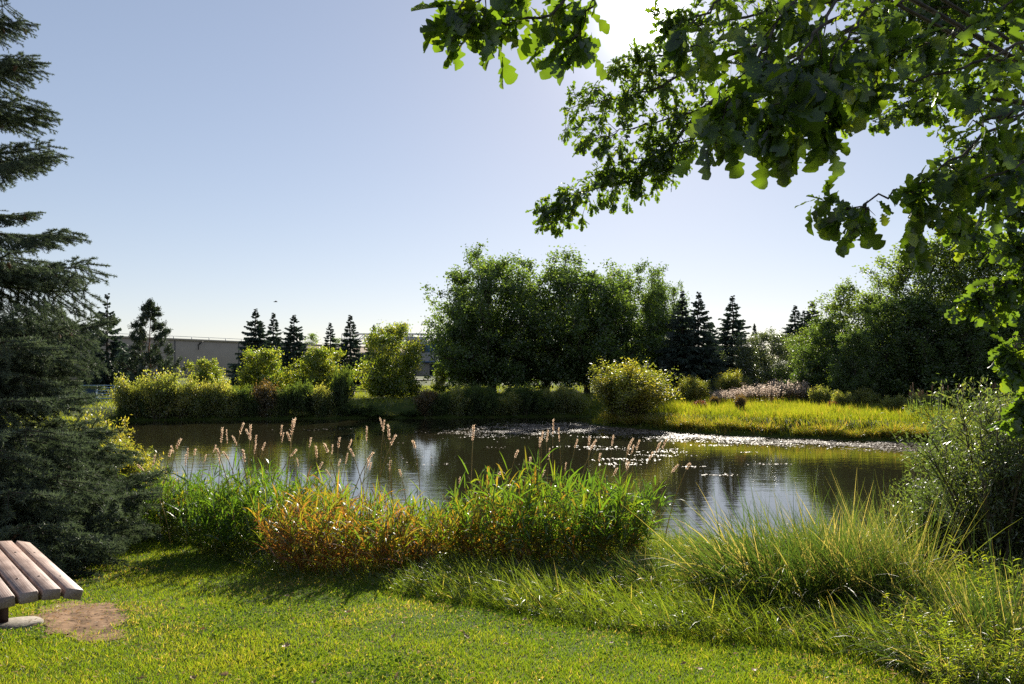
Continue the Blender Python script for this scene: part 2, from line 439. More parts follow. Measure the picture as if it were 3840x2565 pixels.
# ------------------------------------------------------------------ lawn and near grasses
rs = np.random.RandomState(11)
DIRT_C = (-3.78, 6.72)
def dirt_mask(x, y):
    """below 1 inside the worn patch beside the bench"""
    u = ((x - DIRT_C[0]) * .61 - (y - DIRT_C[1]) * .79) / .80
    v = ((x - DIRT_C[0]) * .79 + (y - DIRT_C[1]) * .61) / .30
    return np.sqrt(u * u + v * v) + .16 * wob(x, y, 9.0) + .1 * wob(x, y, 23.0, 2)
def lawn():
    n = 470000
    # denser close to the viewer
    y = 4.2 + 8.2 * rs.rand(n) ** 1.35
    x = rs.uniform(-1, 1, n) * (.72 * y + .7)
    keep = (y < lawn_edge(x) + .25 + .12 * wob(x, y, 3)) & (x > -.70 * y - .6)
    x, y = x[keep], y[keep]
    dm = dirt_mask(x, y)
    keep = rs.rand(len(x)) < np.clip((dm - .60) / .85, .03, 1) ** 1.2
    keep &= ~((np.hypot(x + 5.3, y - 8.3) < .8) & (rs.rand(len(x)) < .75))
    x, y = x[keep], y[keep]
    n = len(x)
    z = ground_h(x, y)
    a = rs.uniform(0, 2 * pi, n); l = rs.uniform(.15, .9, n)
    d = np.stack([np.cos(a) * l, np.sin(a) * l, np.ones(n)], 1)
    pat = .5 + .3 * wob(x, y, 1.3, .4) + .28 * wob(x, y, 3.7, 1.2) + .25 * wob(x, y, 9.7, 2.2)
    L = rs.uniform(.02, .052, n) * (.6 + .7 * pat)
    L *= 1 + .8 * np.exp(-np.maximum(lawn_edge(x) - y, 0) / .18)
    rnd = np.clip(.08 + .5 * pat + rs.normal(0, .2, n), 0, .9)
    dry = rs.rand(n) < (.03 + .22 * np.clip(wob(x, y, 2.7, 3) + .4 * wob(x, y, 7.1, 1) - .25, 0, 1))
    rnd[dry] = rs.uniform(.93, 1, dry.sum())
    return ribbons(np.stack([x, y, z], 1), d, L, rs.uniform(0, .5, n), rs.uniform(.003, .0055, n) * (1 + .05 * y), rnd, rs, 2)
V, FF, R = lawn()
o = link('lawn_grass', mesh_of('lawn_grass', V, FF, M['lawn'], R))
tag(o, 'short mown bright green lawn grass in the sun', 'lawn grass', kind='stuff')

def clover():
    n = 26000
    y = 4.3 + 6.5 * rs.rand(n) ** 1.35
    x = rs.uniform(-1, 1, n) * (.7 * y + .5)
    pt = wob(x, y, 2.1, 5) + .7 * wob(x, y, 5.3, 3) + .4 * wob(x, y, 12, 1)
    keep = (y < lawn_edge(x)) & (pt > .35) & (dirt_mask(x, y) > .95)
    x, y = x[keep], y[keep]; n = len(x)
    a = rs.uniform(0, 2 * pi, n)
    ax = np.stack([np.cos(a), np.sin(a), rs.uniform(-.2, .4, n)], 1)
    up = np.stack([rs.normal(0, .3, n), rs.normal(0, .3, n), np.ones(n)], 1)
    T = [(0, -.5, 0), (.42, -.2, .06), (.45, .3, .08), (0, .5, 0), (-.45, .3, .08), (-.42, -.2, .06)]
    return scatter(T, [np.array([(0, 1, 2, 3, 4, 5)])], np.stack([x, y, ground_h(x, y) + rs.uniform(.02, .05, n)], 1), ax, up, rs.uniform(.012, .028, n), np.clip(rs.normal(.3, .2, n), 0, .8))
V, FF, R = clover()
M['clover'] = leaf_mat('clover_leaf', [(0, (.05, .10, .014)), (1, (.10, .16, .022))], (2.2, 2.2, .7), .45, .0, .5)
o = link('lawn_clover', mesh_of('lawn_clover', V, FF, M['clover'], R))
tag(o, 'low round leaved clover patches in the lawn', 'clover', kind='stuff')

def litter():
    """dry clippings and small dead leaves lying on the lawn"""
    n = 5200
    y = 4.3 + 6 * rs.rand(n) ** 1.3
    x = rs.uniform(-1, 1, n) * (.7 * y + .5)
    keep = y < lawn_edge(x)
    x, y = x[keep], y[keep]
    m_ = 420; x = np.r_[x, DIRT_C[0] + rs.normal(0, .45, m_)]; y = np.r_[y, DIRT_C[1] + rs.normal(0, .45, m_)]
    cl = wob(x, y, 2.7, 3) + 2.0 * (dirt_mask(x, y) < 1.3) + .6 * wob(x, y, 6.7, 1)
    k2 = (cl > .25) | (rs.rand(len(x)) < .25)
    x, y = x[k2], y[k2]
    n = len(x)
    a = rs.uniform(0, 2 * pi, n)
    d = np.stack([np.cos(a), np.sin(a), rs.uniform(-.1, .3, n)], 1)
    p = np.stack([x, y, ground_h(x, y) + rs.uniform(.015, .04, n)], 1)
    return ribbons(p, d, rs.uniform(.015, .045, n), 0.1, rs.uniform(.004, .010, n), rs.rand(n), rs, 2)
V, FF, R = litter()
o = link('dry_clippings', mesh_of('dry_clippings', V, FF, M['straw'], R))
tag(o, 'dry straw coloured clippings scattered on the lawn', 'clippings', kind='stuff')

# worn patch of bare soil
def dirt():
    u = np.linspace(DIRT_C[0] - 1.2, DIRT_C[0] + 1.2, 90); v = np.linspace(DIRT_C[1] - 1.2, DIRT_C[1] + 1.2, 90)
    U, W = np.meshgrid(u, v)
    ins = dirt_mask(U, W) < 1.15
    Zd = ground_h(U, W) + .004 + .006 * np.random.RandomState(4).rand(*U.shape)
    idx = np.arange(90 * 90).reshape(90, 90)
    q = np.stack([idx[:-1, :-1], idx[:-1, 1:], idx[1:, 1:], idx[1:, :-1]], -1)
    ok = ins[:-1, :-1] & ins[:-1, 1:] & ins[1:, 1:] & ins[1:, :-1]
    q = q[ok]
    used, inv = np.unique(q, return_inverse=True)
    V = np.stack([U, W, Zd], -1).reshape(-1, 3)[used]
    return V, [inv.reshape(-1, 4)]
V, FF = dirt()
M['soil'] = rough_mat('bare_soil', (.10, .062, .036), (.30, .19, .115), 9, .95, .9, spec=.1)
o = link('bare_soil', mesh_of('bare_soil', V, FF, M['soil'], smooth=True))
tag(o, 'worn patch of bare brown soil in front of the bench', 'soil', kind='structure')

def border_grass():
    """uncut long grass between the lawn edge and the reeds"""
    parts = []
    n = 75000
    x = rs.uniform(-7.5, 8.5, n)
    e = lawn_edge(x)
    u = rs.rand(n) ** 1.25
    far = np.minimum(13.6, e + 6.5)
    y = e + .02 + (far - e) * u
    keep = (np.abs(x) < .72 * y + .8) & (pond_sd(x, y) > .05) & (y > 3.6)
    x, y, u = x[keep], y[keep], u[keep]
    n = len(x)
    dist = y - lawn_edge(x)
    z = ground_h(x, y)
    a = rs.normal(pi * 1.15, 1.1, n); l = rs.uniform(.25, 1.1, n)
    tuft = .55 + .45 * wob(x, y, 3.4, 2) + .25 * wob(x, y, 7.5, 1)
    d = np.stack([np.cos(a) * l, np.sin(a) * l, np.ones(n)], 1)
    L = (.20 + .28 * np.clip(dist / .4, 0, 1)) * rs.uniform(.6, 1.25, n) * (.6 + .6 * np.clip(tuft, 0, 1))
    L *= 1 - .55 * np.exp(-((x + 2.2) / .9) ** 2)
    rnd = np.clip(.25 + .3 * tuft * .6 + rs.normal(0, .16, n), 0, .84)
    dry = rs.rand(n) < .07
    rnd[dry] = rs.uniform(.85, 1, dry.sum())
    return ribbons(np.stack([x, y, z], 1), d, L, rs.uniform(.2, .6, n), rs.uniform(.005, .011, n), rnd, rs, 4)
V, FF, R = border_grass()
o = link('long_border_grass', mesh_of('long_border_grass', V, FF, M['border'], R))
tag(o, 'long uncut green grass bordering the mown lawn along the pond', 'long grass', kind='stuff')

# ------------------------------------------------------------------ reed clumps and sedges
def reed_clump(name, label, c, rx, ry, h, n, cfun, leaf_len=.30, lean=(0, 0), spread=.28, leaves=7, seed=1, lw=.021):
    r = np.random.RandomState(seed)
    root = empty(name, (c[0], c[1], gz(*c)), 0, 1, label, 'reeds', 'clumps of reed grass on the near bank')
    a = r.uniform(0, 2 * pi, n); q = np.sqrt(r.rand(n))
    bx, by = rx * q * np.cos(a), ry * q * np.sin(a)
    bz = ground_h(bx + c[0], by + c[1]) - gz(*c)
    hh = h * r.uniform(.55, 1.12, n) * (1 - .25 * q ** 3) * (1 + .16 * np.sin(bx * 6.1 + seed) * np.sin(by * 5.3 + 2 * seed + bx * 2))
    out = np.stack([bx / rx * spread + lean[0] + r.normal(0, .17, n), by / ry * spread + lean[1] + r.normal(0, .17, n), np.ones(n)], 1)
    p0 = np.stack([bx, by, bz], 1)
    seg = 5
    srnd = np.clip(cfun(bx / rx, np.zeros(n)) + r.normal(0, .15, n), 0, 1)
    sv = ribbons(p0, out, hh, .06, .007, srnd, r, seg, prof=np.linspace(1, .35, seg + 1))
    link('stalk', mesh_of('reed_stalk', sv[0], sv[1], M['reedstem'], sv[2]), root)
    # leaves up the stalks
    k = np.repeat(np.arange(n), leaves)
    t = r.uniform(.22, 1.0, len(k))
    dd = nrm(out)
    lp = p0[k] + dd[k] * (hh[k] * t)[:, None]
    lp[:, 2] -= .06 * hh[k] * t ** 2
    az = r.uniform(0, 2 * pi, len(k)); el = r.uniform(.4, 1.2, len(k)) + .3 * t
    ld = np.stack([np.cos(az) * np.cos(el), np.sin(az) * np.cos(el), np.sin(el)], 1)
    ld[:, 0] += lean[0] * .5
    lrnd = np.clip(cfun(lp[:, 0] / rx, t) + r.normal(0, .26, len(k)), 0, 1)
    lv = ribbons(lp, ld, 1.12 * leaf_len * r.uniform(.6, 1.3, len(k)), r.uniform(.15, .75, len(k)), lw * r.uniform(.6, 1.3, len(k)), lrnd, r, 3,
                 prof=np.array([.6, 1.0, .62, .04]))
    link('foliage', mesh_of('reed_foliage', lv[0], lv[1], M['reed'], lv[2]), root)
    return root
green = lambda u, t: .18 + .12 * t * 0 + .25 * (t < .3) * (t > 0)
reed_clump('reed_clump', 'low bright green reeds beside the blue spruce', (px(415, 12.0), 12.0), .95, .6, 1.0, 420, lambda u, t: .2 + 0 * t, .32, (.05, 0), .3, 6, 21)
reed_clump('reed_clump', 'dense dark green reed clump left of the orange one', (px(610, 10.6), 10.6), .9, .75, 1.12, 420, lambda u, t: .14 + .1 * u + 0 * t, .34, (0, 0), .28, 7, 22)
reed_clump('reed_clump', 'rust orange reed clump in the middle of the bank', (px(822, 9.3), 9.3), .95, .6, .98, 480, lambda u, t: .84 - .10 * u - .36 * t ** 2, .30, (-.05, -.05), .42, 8, 23, .017)
reed_clump('reed_clump', 'small yellow green reed tuft between the orange and the big green clump', (px(1010, 10.3), 10.3), .4, .5, .7, 120, lambda u, t: .7 - .45 * t, .3, (.05, 0), .35, 7, 27)
reed_clump('reed_clump', 'green topped reed clump with orange stalks right of the orange one', (px(1258, 9.6), 9.6), 1.12, .6, 1.14, 520, lambda u, t: .78 - .15 * u - .62 * t ** .8, .33, (.03, 0), .3, 8, 24)

def sedge_mound(name, label, c, rx, ry, h, n, lean, seed, gold=.0, w=.007, droop=(.25, .8), spread=.55):
    r = np.random.RandomState(seed)
    a = r.uniform(0, 2 * pi, n); q = np.sqrt(r.rand(n))
    bx, by = rx * q * np.cos(a), ry * q * np.sin(a)
    bz = ground_h(bx + c[0], by + c[1]) - gz(*c)
    out = np.stack([bx / rx * spread + lean[0] + r.normal(0, .3, n), by / ry * spread + lean[1] + r.normal(0, .3, n), np.ones(n)], 1)
    L = h * r.uniform(.55, 1.2, n)
    rnd = np.clip(.35 + gold * (bx / rx > .3) * .35 + r.normal(0, .22, n), 0, .88)
    dry = r.rand(n) < .16
    rnd[dry] = r.uniform(.88, 1, dry.sum())
    v = ribbons(np.stack([bx, by, bz], 1), out, L, r.uniform(droop[0], droop[1], n), w * r.uniform(.6, 1.4, n), rnd, r, 6)
    o = link(name, mesh_of(name, v[0], v[1], M['sedge'], v[2]), None, (c[0], c[1], gz(*c)))
    return tag(o, label, 'grass clump', 'arching sedge clumps by the water')
sedge_mound('sedge_clump', 'big arching sedge mound right of the tall reeds', (px(1835, 7.6), 7.6), .85, .65, 1.3, 1900, (-.16, -.05), 31, .9, .0125, (.12, .6), .5)
sedge_mound('sedge_clump', 'golden stemmed upright sedge beside the silvery bush', (px(2030, 7.1), 7.1), .38, .35, 1.25, 800, (-.3, 0), 32, 1.2, .008, (.05, .35), .3)
sedge_mound('sedge_clump', 'low spiky sedge between tall reeds and the big sedge mound', (px(1580, 8.2), 8.2), .75, .6, .72, 1200, (-.1, -.05), 33, .2)
sedge_mound('sedge_clump', 'dark grey green drooping sedge at the foot of the tall reeds', (px(1230, 8.5), 8.5), 1.3, .45, .42, 1900, (-.05, -.35), 34, -.2)
sedge_mound('sedge_clump', 'thin pale sedge in front of the open water', (px(1530, 9.6), 9.6), .5, .45, .85, 260, (-.2, 0), 35, .3, .005)
sedge_mound('sedge_clump', 'green sedge under the silvery bush at the water edge', (px(1960, 10.2), 10.2), 1.0, .6, .95, 1300, (0, 0), 36, .6)
sedge_mound('sedge_clump', 'tall stiff sedge at the right picture edge', (px(2310, 5.6), 5.6), .28, .28, 1.05, 330, (.03, 0), 37, .5, .007, (.05, .4), .3)
sedge_mound('sedge_clump', 'short sedge tuft at the tip of the mown lawn', (px(2000, 6.0), 6.0), .5, .3, .38, 700, (-.2, -.2), 38, .3)

sedge_mound('sedge_clump', 'arching bright grass tuft left of the corner weeds', (px(2215, 5.2), 5.2), .45, .4, .62, 700, (-.1, 0), 39, .3, .007, (.3, .9), .6)
sedge_mound('sedge_clump', 'loose grass tuft below the golden sedge stems', (px(2110, 5.9), 5.9), .4, .35, .6, 520, (-.15, -.1), 40, .6, .007, (.3, .9), .6)
sedge_mound('sedge_clump', 'grass tuft between the corner weeds and the silvery bush', (px(2250, 6.1), 6.1), .45, .35, .8, 560, (-.1, 0), 41, .6, .007, (.2, .8), .5)
# seed head stalks standing above the reeds
M['seedstalk'] = leaf_mat('seed_stalk', [(0, (.20, .18, .07)), (1, (.34, .26, .13))], (1.4, 1.3, .9), .35, .03, .5)
def seed_head_proto(seed):
    r = np.random.RandomState(seed)
    root = empty('seed_head_stalk', (0, 0, 0), 0, 1, 'slender pinkish seed head on a thin stalk above the reeds', 'seed head', 'grass seed heads above the reeds')
    bend = r.uniform(.02, .26); h = 1.0
    t = np.linspace(0, 1, 9)
    path = np.stack([bend * t ** 2.2, .05 * t, t * h], 1)
    v = tube(path, np.linspace(.0075, .004, 9), 4)
    link('stalk', mesh_of('seed_stalk', v[0], v[1], M['seedstalk'], np.full(len(v[0]), .5)), root)
    tp = path[-1]; td = nrm(path[-1] - path[-2])
    hl = r.uniform(.09, .15)
    hp = np.stack([tp + td * hl * s + np.array((bend * .25 * hl * s * s * 2, 0, -.1 * hl * s * s)) for s in np.linspace(-.05, 1, 7)])
    core = tube(hp, np.array([.003, .005, .0062, .006, .0055, .0045, .002]), 6)
    m = 110
    k = r.uniform(0, 1, m)
    bp = np.stack([np.interp(k, np.linspace(0, 1, 7), hp[:, c]) for c in range(3)], 1)
    rad = nrm(r.normal(0, 1, (m, 3)))
    fz = ribbons(bp, rad + td * 1.1, .024, .0, .005, r.uniform(.5, 1, m), r, 1)
    V, FF, R = join([(core[0], core[1], np.full(len(core[0]), .4)), fz])
    link('head', mesh_of('seed_head', V, FF, M['seedhead'], R), root)
    return root
protos = [seed_head_proto(50 + k) for k in range(7)]
rr = random.Random(8)
tips = [(518, 990), (556, 972), (560, 985), (572, 995), (590, 985), (607, 982), (655, 950), (648, 975), (680, 970), (672, 985), (600, 1000), (640, 990), (620, 1020), (588, 1010), (575, 1020),
        (480, 1018), (505, 1022), (432, 1025), (410, 1010), (398, 1018), (384, 1030), (352, 1050), (362, 1052), (455, 1030), (470, 1040), (495, 1045), (530, 1030), (545, 1035), (440, 1050),
        (893, 960), (888, 965), (871, 985), (875, 1000), (940, 1000), (805, 985), (790, 1005), (770, 1000), (757, 1010), (740, 1020), (725, 1005), (700, 1030), (812, 1030), (820, 1040), (800, 1045), (760, 1050),
        (835, 1050), (850, 1060), (910, 1060), (715, 1060), (690, 1055), (780, 1075), (905, 1080),
        (1105, 985), (1165, 1030), (1195, 1045), (1240, 1000), (1258, 985), (1275, 990), (1290, 975), (1310, 1000), (1325, 990), (1345, 1010), (1375, 1040), (1390, 1005), (1402, 995), (1415, 1010), (1428, 1000), (1440, 1020), (1460, 1010), (1475, 1030), (1490, 1005),
        (1500, 1020), (1515, 1065), (1535, 1045), (1480, 1060), (1440, 1060), (1395, 1070), (1300, 1060), (1265, 1035), (1220, 1075), (1130, 1080), (1060, 1090)]
used = [False] * 7
for (xd, yd) in tips:
    d = rr.uniform(10.4, 12.2) if xd < 1000 else rr.uniform(10.0, 11.2)
    p = P(xd + rr.uniform(-3, 3), yd + rr.uniform(-3, 3), d)
    k = rr.randrange(7)
    o = copy_tree(protos[k]) if used[k] else protos[k]
    used[k] = True
    az = rr.gauss(0.0, .7) if xd > 1000 or rr.random() < .6 else rr.gauss(pi, .6)
    base = gz(p[0], p[1])
    h = (p[2] - base) / 1.1
    s = rr.uniform(.65, 1.35)
    o.scale = (s, s, h)
    o.location = (p[0] - .15 * s * cos(az), p[1] - .15 * s * sin(az), base)
    o.rotation_euler = (rr.gauss(0, .06), rr.gauss(0, .06), az)
# ------------------------------------------------------------------ plant generators
LEAF4 = ([(0, -.5, 0), (.34, -.02, .05), (0, .5, -.04), (-.34, -.02, .05)], [np.array([(0, 1, 2, 3)])])
NARROW = ([(0, -.5, 0), (.13, 0, .02), (0, .5, -.03), (-.13, 0, .02)], [np.array([(0, 1, 2, 3)])])

def leaves_at(pts, axes, size, r, tmpl=LEAF4, lo=0.0, hi=1.0, rnd=None, updir=None):
    n = len(pts)
    ax = nrm(axes)
    up = r.normal(0, 1, (n, 3)); up[:, 2] += .8
    if updir is not None: up += updir
    R = r.uniform(lo, hi, n) if rnd is None else rnd
    return scatter(tmpl[0], tmpl[1], pts, ax, up, size * r.uniform(.6, 1.25, n), R)

def broadleaf(H, prof, n_limb, lo, per, leaf_s, seed, rise=.55, sig=.28, trunk_r=.2, subs=7, forks=1, lean=.05, tilt=.35, tmpl=None):
    """trunk + limbs that rise to the edge of the crown + twigs with leaf clusters.  prof(t)=crown radius at height fraction t"""
    r = np.random.RandomState(seed)
    T = []
    trunks = []
    for f in range(forks):
        a = r.uniform(0, 2 * pi)
        tip = np.array((cos(a) * lean * H * (1 if forks == 1 else 2.5), sin(a) * lean * H * (1 if forks == 1 else 2.5), H * r.uniform(.9, .96)))
        pts = bez(np.zeros(3), np.array((tip[0] * .2, tip[1] * .2, H * .45)), tip, 12)
        pts[1:-1, :2] += r.normal(0, .012 * H, (10, 2))
        rad = trunk_r * (np.linspace(1, .12, 12) ** .9) / sqrt(forks)
        T.append((pts, rad)); trunks.append(pts)
    clus = []
    Rm = max(prof(q) for q in np.linspace(0, 1, 20))
    for i in range(n_limb):
        t = lo + (1 - lo) * ((i + r.rand()) / n_limb) ** 1.1
        R = prof(t) + .04 * H * t
        a = i * 2.39996 + r.normal(0, .4)
        rr_ = R * r.uniform(.62, 1.0)
        tr = trunks[r.randint(forks)]
        zend = H * t * r.uniform(.97, 1.03)
        z0 = max(H * .10, zend - rise * rr_ * 1.6 - .02 * H)
        z0 = min(z0, H * .9)
        b = np.array([np.interp(z0, tr[:, 2], tr[:, c]) for c in range(3)])
        tx = np.array([np.interp(min(zend, H * .9), tr[:, 2], tr[:, c]) for c in range(2)])
        e = np.array((tx[0] + cos(a) * rr_, tx[1] + sin(a) * rr_, zend))
        mid = (b + e) * .5 + np.array((cos(a) * rr_ * .12, sin(a) * rr_ * .12, -.10 * rr_))
        pp = bez(b, mid, e, 7)
        pp[1:-1] += r.normal(0, .035 * rr_ + .01, (5, 3))
        T.append((pp, np.linspace(trunk_r * .28 * (1.1 - t), .012, 7)))
        L = np.linalg.norm(e - b)
        for k in range(max(3, int(subs * (.35 + .65 * R / Rm)))):
            u = r.uniform(.28, 1.0)
            p = np.array([np.interp(u, np.linspace(0, 1, 7), pp[:, c]) for c in range(3)])
            dv = nrm((e - b) / L * .5 + r.normal(0, .6, 3) + np.array((0, 0, .35)))
            l = L * r.uniform(.14, .34) + .15
            q = p + dv * l
            T.append((np.array([p, (p + q) / 2 + r.normal(0, .04 * l, 3), q]), np.array((.02, .012, .005)) * (H / 8)))
            for s in (.45, .75, 1.0):
                clus.append((p + dv * l * s, dv))
    for tr in trunks:                     # leafy leader
        for k in range(5):
            clus.append((tr[-1] + np.array((r.normal(0, .2), r.normal(0, .2), r.uniform(-1.2, .5) * H * .06)), np.array((0, 0, 1.))))
    C = np.array([c[0] for c in clus]); D = np.array([c[1] for c in clus])
    k = np.repeat(np.arange(len(C)), per)
    csz = np.repeat(r.uniform(.6, 1.3, len(C)), per)[:, None]
    pts = C[k] + r.normal(0, 1, (len(k), 3)) * sig * csz * np.array((1, 1, .85))
    ax = r.normal(0, 1, (len(k), 3)) + D[k] * .5; ax[:, 2] -= tilt
    base = np.repeat(r.uniform(0, .75, len(C)), per)
    V, FF, R = leaves_at(pts, ax, leaf_s, r, tmpl or LEAF4, rnd=np.clip(base + r.normal(.08, .16, len(k)), 0, 1))
    return tubes(T, 5), (V, FF, R)

def shrub_geo(H, R, n_st, per, leaf_s, seed, tmpl=LEAF4, spread=1.0, sig=.1, twigs=6, low=.25, rz=1.0, top=.8):
    r = np.random.RandomState(seed)
    T, pts, axs, rn = [], [], [], []
    nl_ = 6
    lob = [(r.uniform(0, 2 * pi), r.uniform(.15, .62), r.uniform(.62, 1.06), r.uniform(.38, .6)) for _ in range(nl_)]
    for i in range(n_st):
        la, lq, lh, lr = lob[i % nl_]
        a = r.uniform(0, 2 * pi); q = sqrt(r.rand()) * lr
        vx, vy = lq * cos(la) + q * cos(a), lq * sin(la) + q * sin(a)
        a = math.atan2(vy, vx); q_in = q / lr; q = min(1.0, sqrt(vx * vx + vy * vy))
        b = np.array((cos(a) * q * R * .3, sin(a) * q * R * .3, -.05))
        h = H * (1 - (1 - top) * q_in ** 2) * lh * r.uniform(.72, 1.06)
        e = np.array((cos(a) * q * R * spread * r.uniform(.8, 1.05), sin(a) * q * R * spread * r.uniform(.8, 1.05), h * (1 - .25 * q ** 3)))
        mid = b * .4 + e * .6 + np.array((0, 0, .12 * h))
        mid[:2] = b[:2] * .6 + e[:2] * .4
        p = bez(b, mid, e, 6)
        T.append((p, np.linspace(.02, .005, 6) * (H / 2) ** .6))
        tone = r.uniform(0, .7)
        for k in range(twigs):
            u = low + (1 - low) * r.rand() ** .8
            s = np.array([np.interp(u, np.linspace(0, 1, 6), p[:, c]) for c in range(3)])
            dv = nrm(r.normal(0, .7, 3) + nrm(e - b) * .6 + np.array((0, 0, .45)))
            l = H * r.uniform(.08, .22)
            T.append((np.array([s, s + dv * l * .5 + r.normal(0, .02, 3), s + dv * l]), np.array((.006, .004, .002)) * (H / 2) ** .6))
            m = per
            w = r.uniform(.1, 1.05, m)
            pts.append(s + dv * l * w[:, None] + r.normal(0, sig, (m, 3)))
            ax = r.normal(0, .7, (m, 3)) + dv * .9
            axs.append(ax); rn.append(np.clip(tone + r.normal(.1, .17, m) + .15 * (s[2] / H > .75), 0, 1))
    pts = np.concatenate(pts); axs = np.concatenate(axs); rn = np.concatenate(rn)
    pts[:, 2] = np.maximum(pts[:, 2], .02)
    kz = H / np.percentile(pts[:, 2], 99.7); pts[:, 2] *= kz
    T = [(p_ * np.array((1, 1, kz)), r_) for p_, r_ in T]
    V, FF, Rr = leaves_at(pts, axs, leaf_s, r, tmpl, rnd=rn)
    return tubes(T, 4), (V, FF, Rr)

def conifer_geo(H, R, seed, whorls=26, boughs=8, droop=.22, cards=26, low=.02, sag=.0, gap=0.0, shape=1.0, card=1.0):
    """tiered conifer: every bough is a spray of needle-covered twigs"""
    r = np.random.RandomState(seed)
    T = [(np.array([(r.normal(0, .006 * H) if 0 < k < 8 else 0, r.normal(0, .006 * H) if 0 < k < 8 else 0, H * k / 9) for k in range(10)]), np.linspace(.022 * H, .004 * H, 10))]
    P0, Dd, L, W, Rn, Dr = [], [], [], [], [], []
    for i in range(whorls):
        t = low + (1 - low) * (i / (whorls - 1.0))
        t = min(.985, t + r.normal(0, .006))
        t = np.clip(t + r.normal(0, .012), low, .985)
        z = H * t
        Rad = R * max(.03, (1 - t) ** shape) * r.uniform(.8, 1.12)
        if gap and r.rand() < gap: continue
        nb = max(4, int(boughs * (1 - .4 * t)))
        a0 = r.uniform(0, 2 * pi)
        for b in range(nb):
            a = a0 + 2 * pi * b / nb + r.normal(0, .25)
            l = Rad * r.uniform(.6, 1.15)
            zb_ = z; z = zb_ + r.normal(0, .012 * H)
            dirn = np.array((cos(a), sin(a)))
            up = .28 * (t > .55) * (t - .55) * 3 - droop * (1 - t) * 1.2 + r.normal(0, .05)
            c = max(5, int(cards * (.35 + .65 * l / R)))
            u = r.uniform(.12, 1.0, c) ** .8
            base = np.stack([dirn[0] * l * u, dirn[1] * l * u, z + l * u * up + sag * l * u * u + l * .10 * u ** 3], 1)
            side = r.choice((-1., 1.), c) * r.uniform(.1, .9, c)
            dv = np.stack([dirn[0] - side * dirn[1], dirn[1] + side * dirn[0], up * .8 - r.uniform(0, .55, c)], 1)
            P0.append(base); Dd.append(dv)
            ln = (l * .30 * (1.15 - u) + .05 * H * .35) * r.uniform(.6, 1.2, c)
            L.append(ln); W.append(np.clip(ln * .5, .05, .32) * card); Dr.append(r.uniform(.05, .4, c))
            Rn.append(np.clip(r.uniform(0, .5) + r.normal(.1, .2, c), 0, 1))
            if l > .5:
                T.append((np.array([(0, 0, z), (dirn[0] * l * .5, dirn[1] * l * .5, z + l * .5 * up), (dirn[0] * l * .95, dirn[1] * l * .95, z + l * .95 * up + .08 * l)]), np.array((.012, .009, .003)) * H * .25))
            z = zb_
    # leader
    n = 26
    u = r.rand(n)
    P0.append(np.stack([np.zeros(n), np.zeros(n), H * (.93 + .07 * u)], 1)); Dd.append(np.stack([r.normal(0, 1, n), r.normal(0, 1, n), np.ones(n) * .9], 1))
    L.append(np.full(n, .03 * H) * (1.2 - u)); W.append(np.full(n, .05)); Dr.append(np.zeros(n)); Rn.append(r.uniform(.2, .6, n))
    V, FF, Rr = ribbons(np.concatenate(P0), np.concatenate(Dd), np.concatenate(L), np.concatenate(Dr), np.concatenate(W), np.concatenate(Rn), r, 2, prof=np.array([.5, 1, .08]))
    return tubes(T, 4), (V, FF, Rr)

MESH = {}
def plant_mesh(key, geo, leafm, barkm):
    (tv, tf, _), (V, FF, R) = geo
    MESH[key] = (mesh_of(key + '_trunk', tv, tf, barkm, smooth=True), mesh_of(key + '_crown', V, FF, leafm, R))

def plant(key, name, label, cat, group, x, y, s=1.0, rz=None, names=('trunk', 'crown'), dz=0.0, sz=None):
    z = gz(x, y) + dz
    o = empty(name, (x, y, z), random.uniform(0, 6.28) if rz is None else rz, 1, label, cat, group)
    o.scale = (s, s, sz if sz else s)
    link(names[0], MESH[key][0], o)
    link(names[1], MESH[key][1], o)
    return o
random.seed(5)

# ------------------------------------------------------------------ poplars beyond the pond
pop = lambda t: 5.2 * np.interp(t, [0, .18, .35, .55, .75, .9, 1], [.5, .9, 1.0, .97, .82, .55, .2])
plant_mesh('poplar_a', broadleaf(12.5, pop, 70, .12, 40, .215, 101, .75, .30, .30, 7), M['poplar'], M['bark'])
plant_mesh('poplar_b', broadleaf(12.0, lambda t: pop(t) * .9, 64, .13, 40, .215, 102, .85, .30, .28, 7, 2), M['poplar'], M['bark'])
plant_mesh('poplar_c', broadleaf(11.0, lambda t: pop(t) * .85, 58, .14, 40, .205, 103, .9, .28, .24, 7), M['poplar'], M['bark'])
def tree_at(key, meshH, name, label, cat, group, xd, top, d, sx=1.0, **kw):
    x = px(xd, d)
    h = pz(top, d) - gz(x, d)
    s = h / meshH
    return plant(key, name, label, cat, group, x, d, s * sx, sz=s, **kw)
gp = 'poplars on the far bank'
tree_at('poplar_a', 12.7, 'poplar_tree', 'broad poplar at the left end of the poplar group', 'tree', gp, 1130, 583, 66, 1.1, rz=.3)
tree_at('poplar_b', 12.2, 'poplar_tree', 'tall poplar second from the left, rising above a bare trunk', 'tree', gp, 1252, 590, 68, 1.2, rz=1.2)
tree_at('poplar_c', 11.2, 'poplar_tree', 'slim poplar in the middle of the poplar group', 'tree', gp, 1345, 618, 66, 1.3, rz=2.2)
tree_at('poplar_b', 12.2, 'poplar_tree', 'rounded poplar behind the big yellow willow bush', 'tree', gp, 1440, 612, 70, .98, rz=4.0)
tree_at('poplar_c', 11.2, 'poplar_tree', 'smallest poplar beside the pair of dark spruces', 'tree', gp, 1520, 645, 73, .75, rz=5.0)
tree_at('poplar_c', 11.2, 'poplar_tree', 'low poplar leaning out towards the pale building', 'tree', gp, 1085, 655, 67, .8, rz=.9)

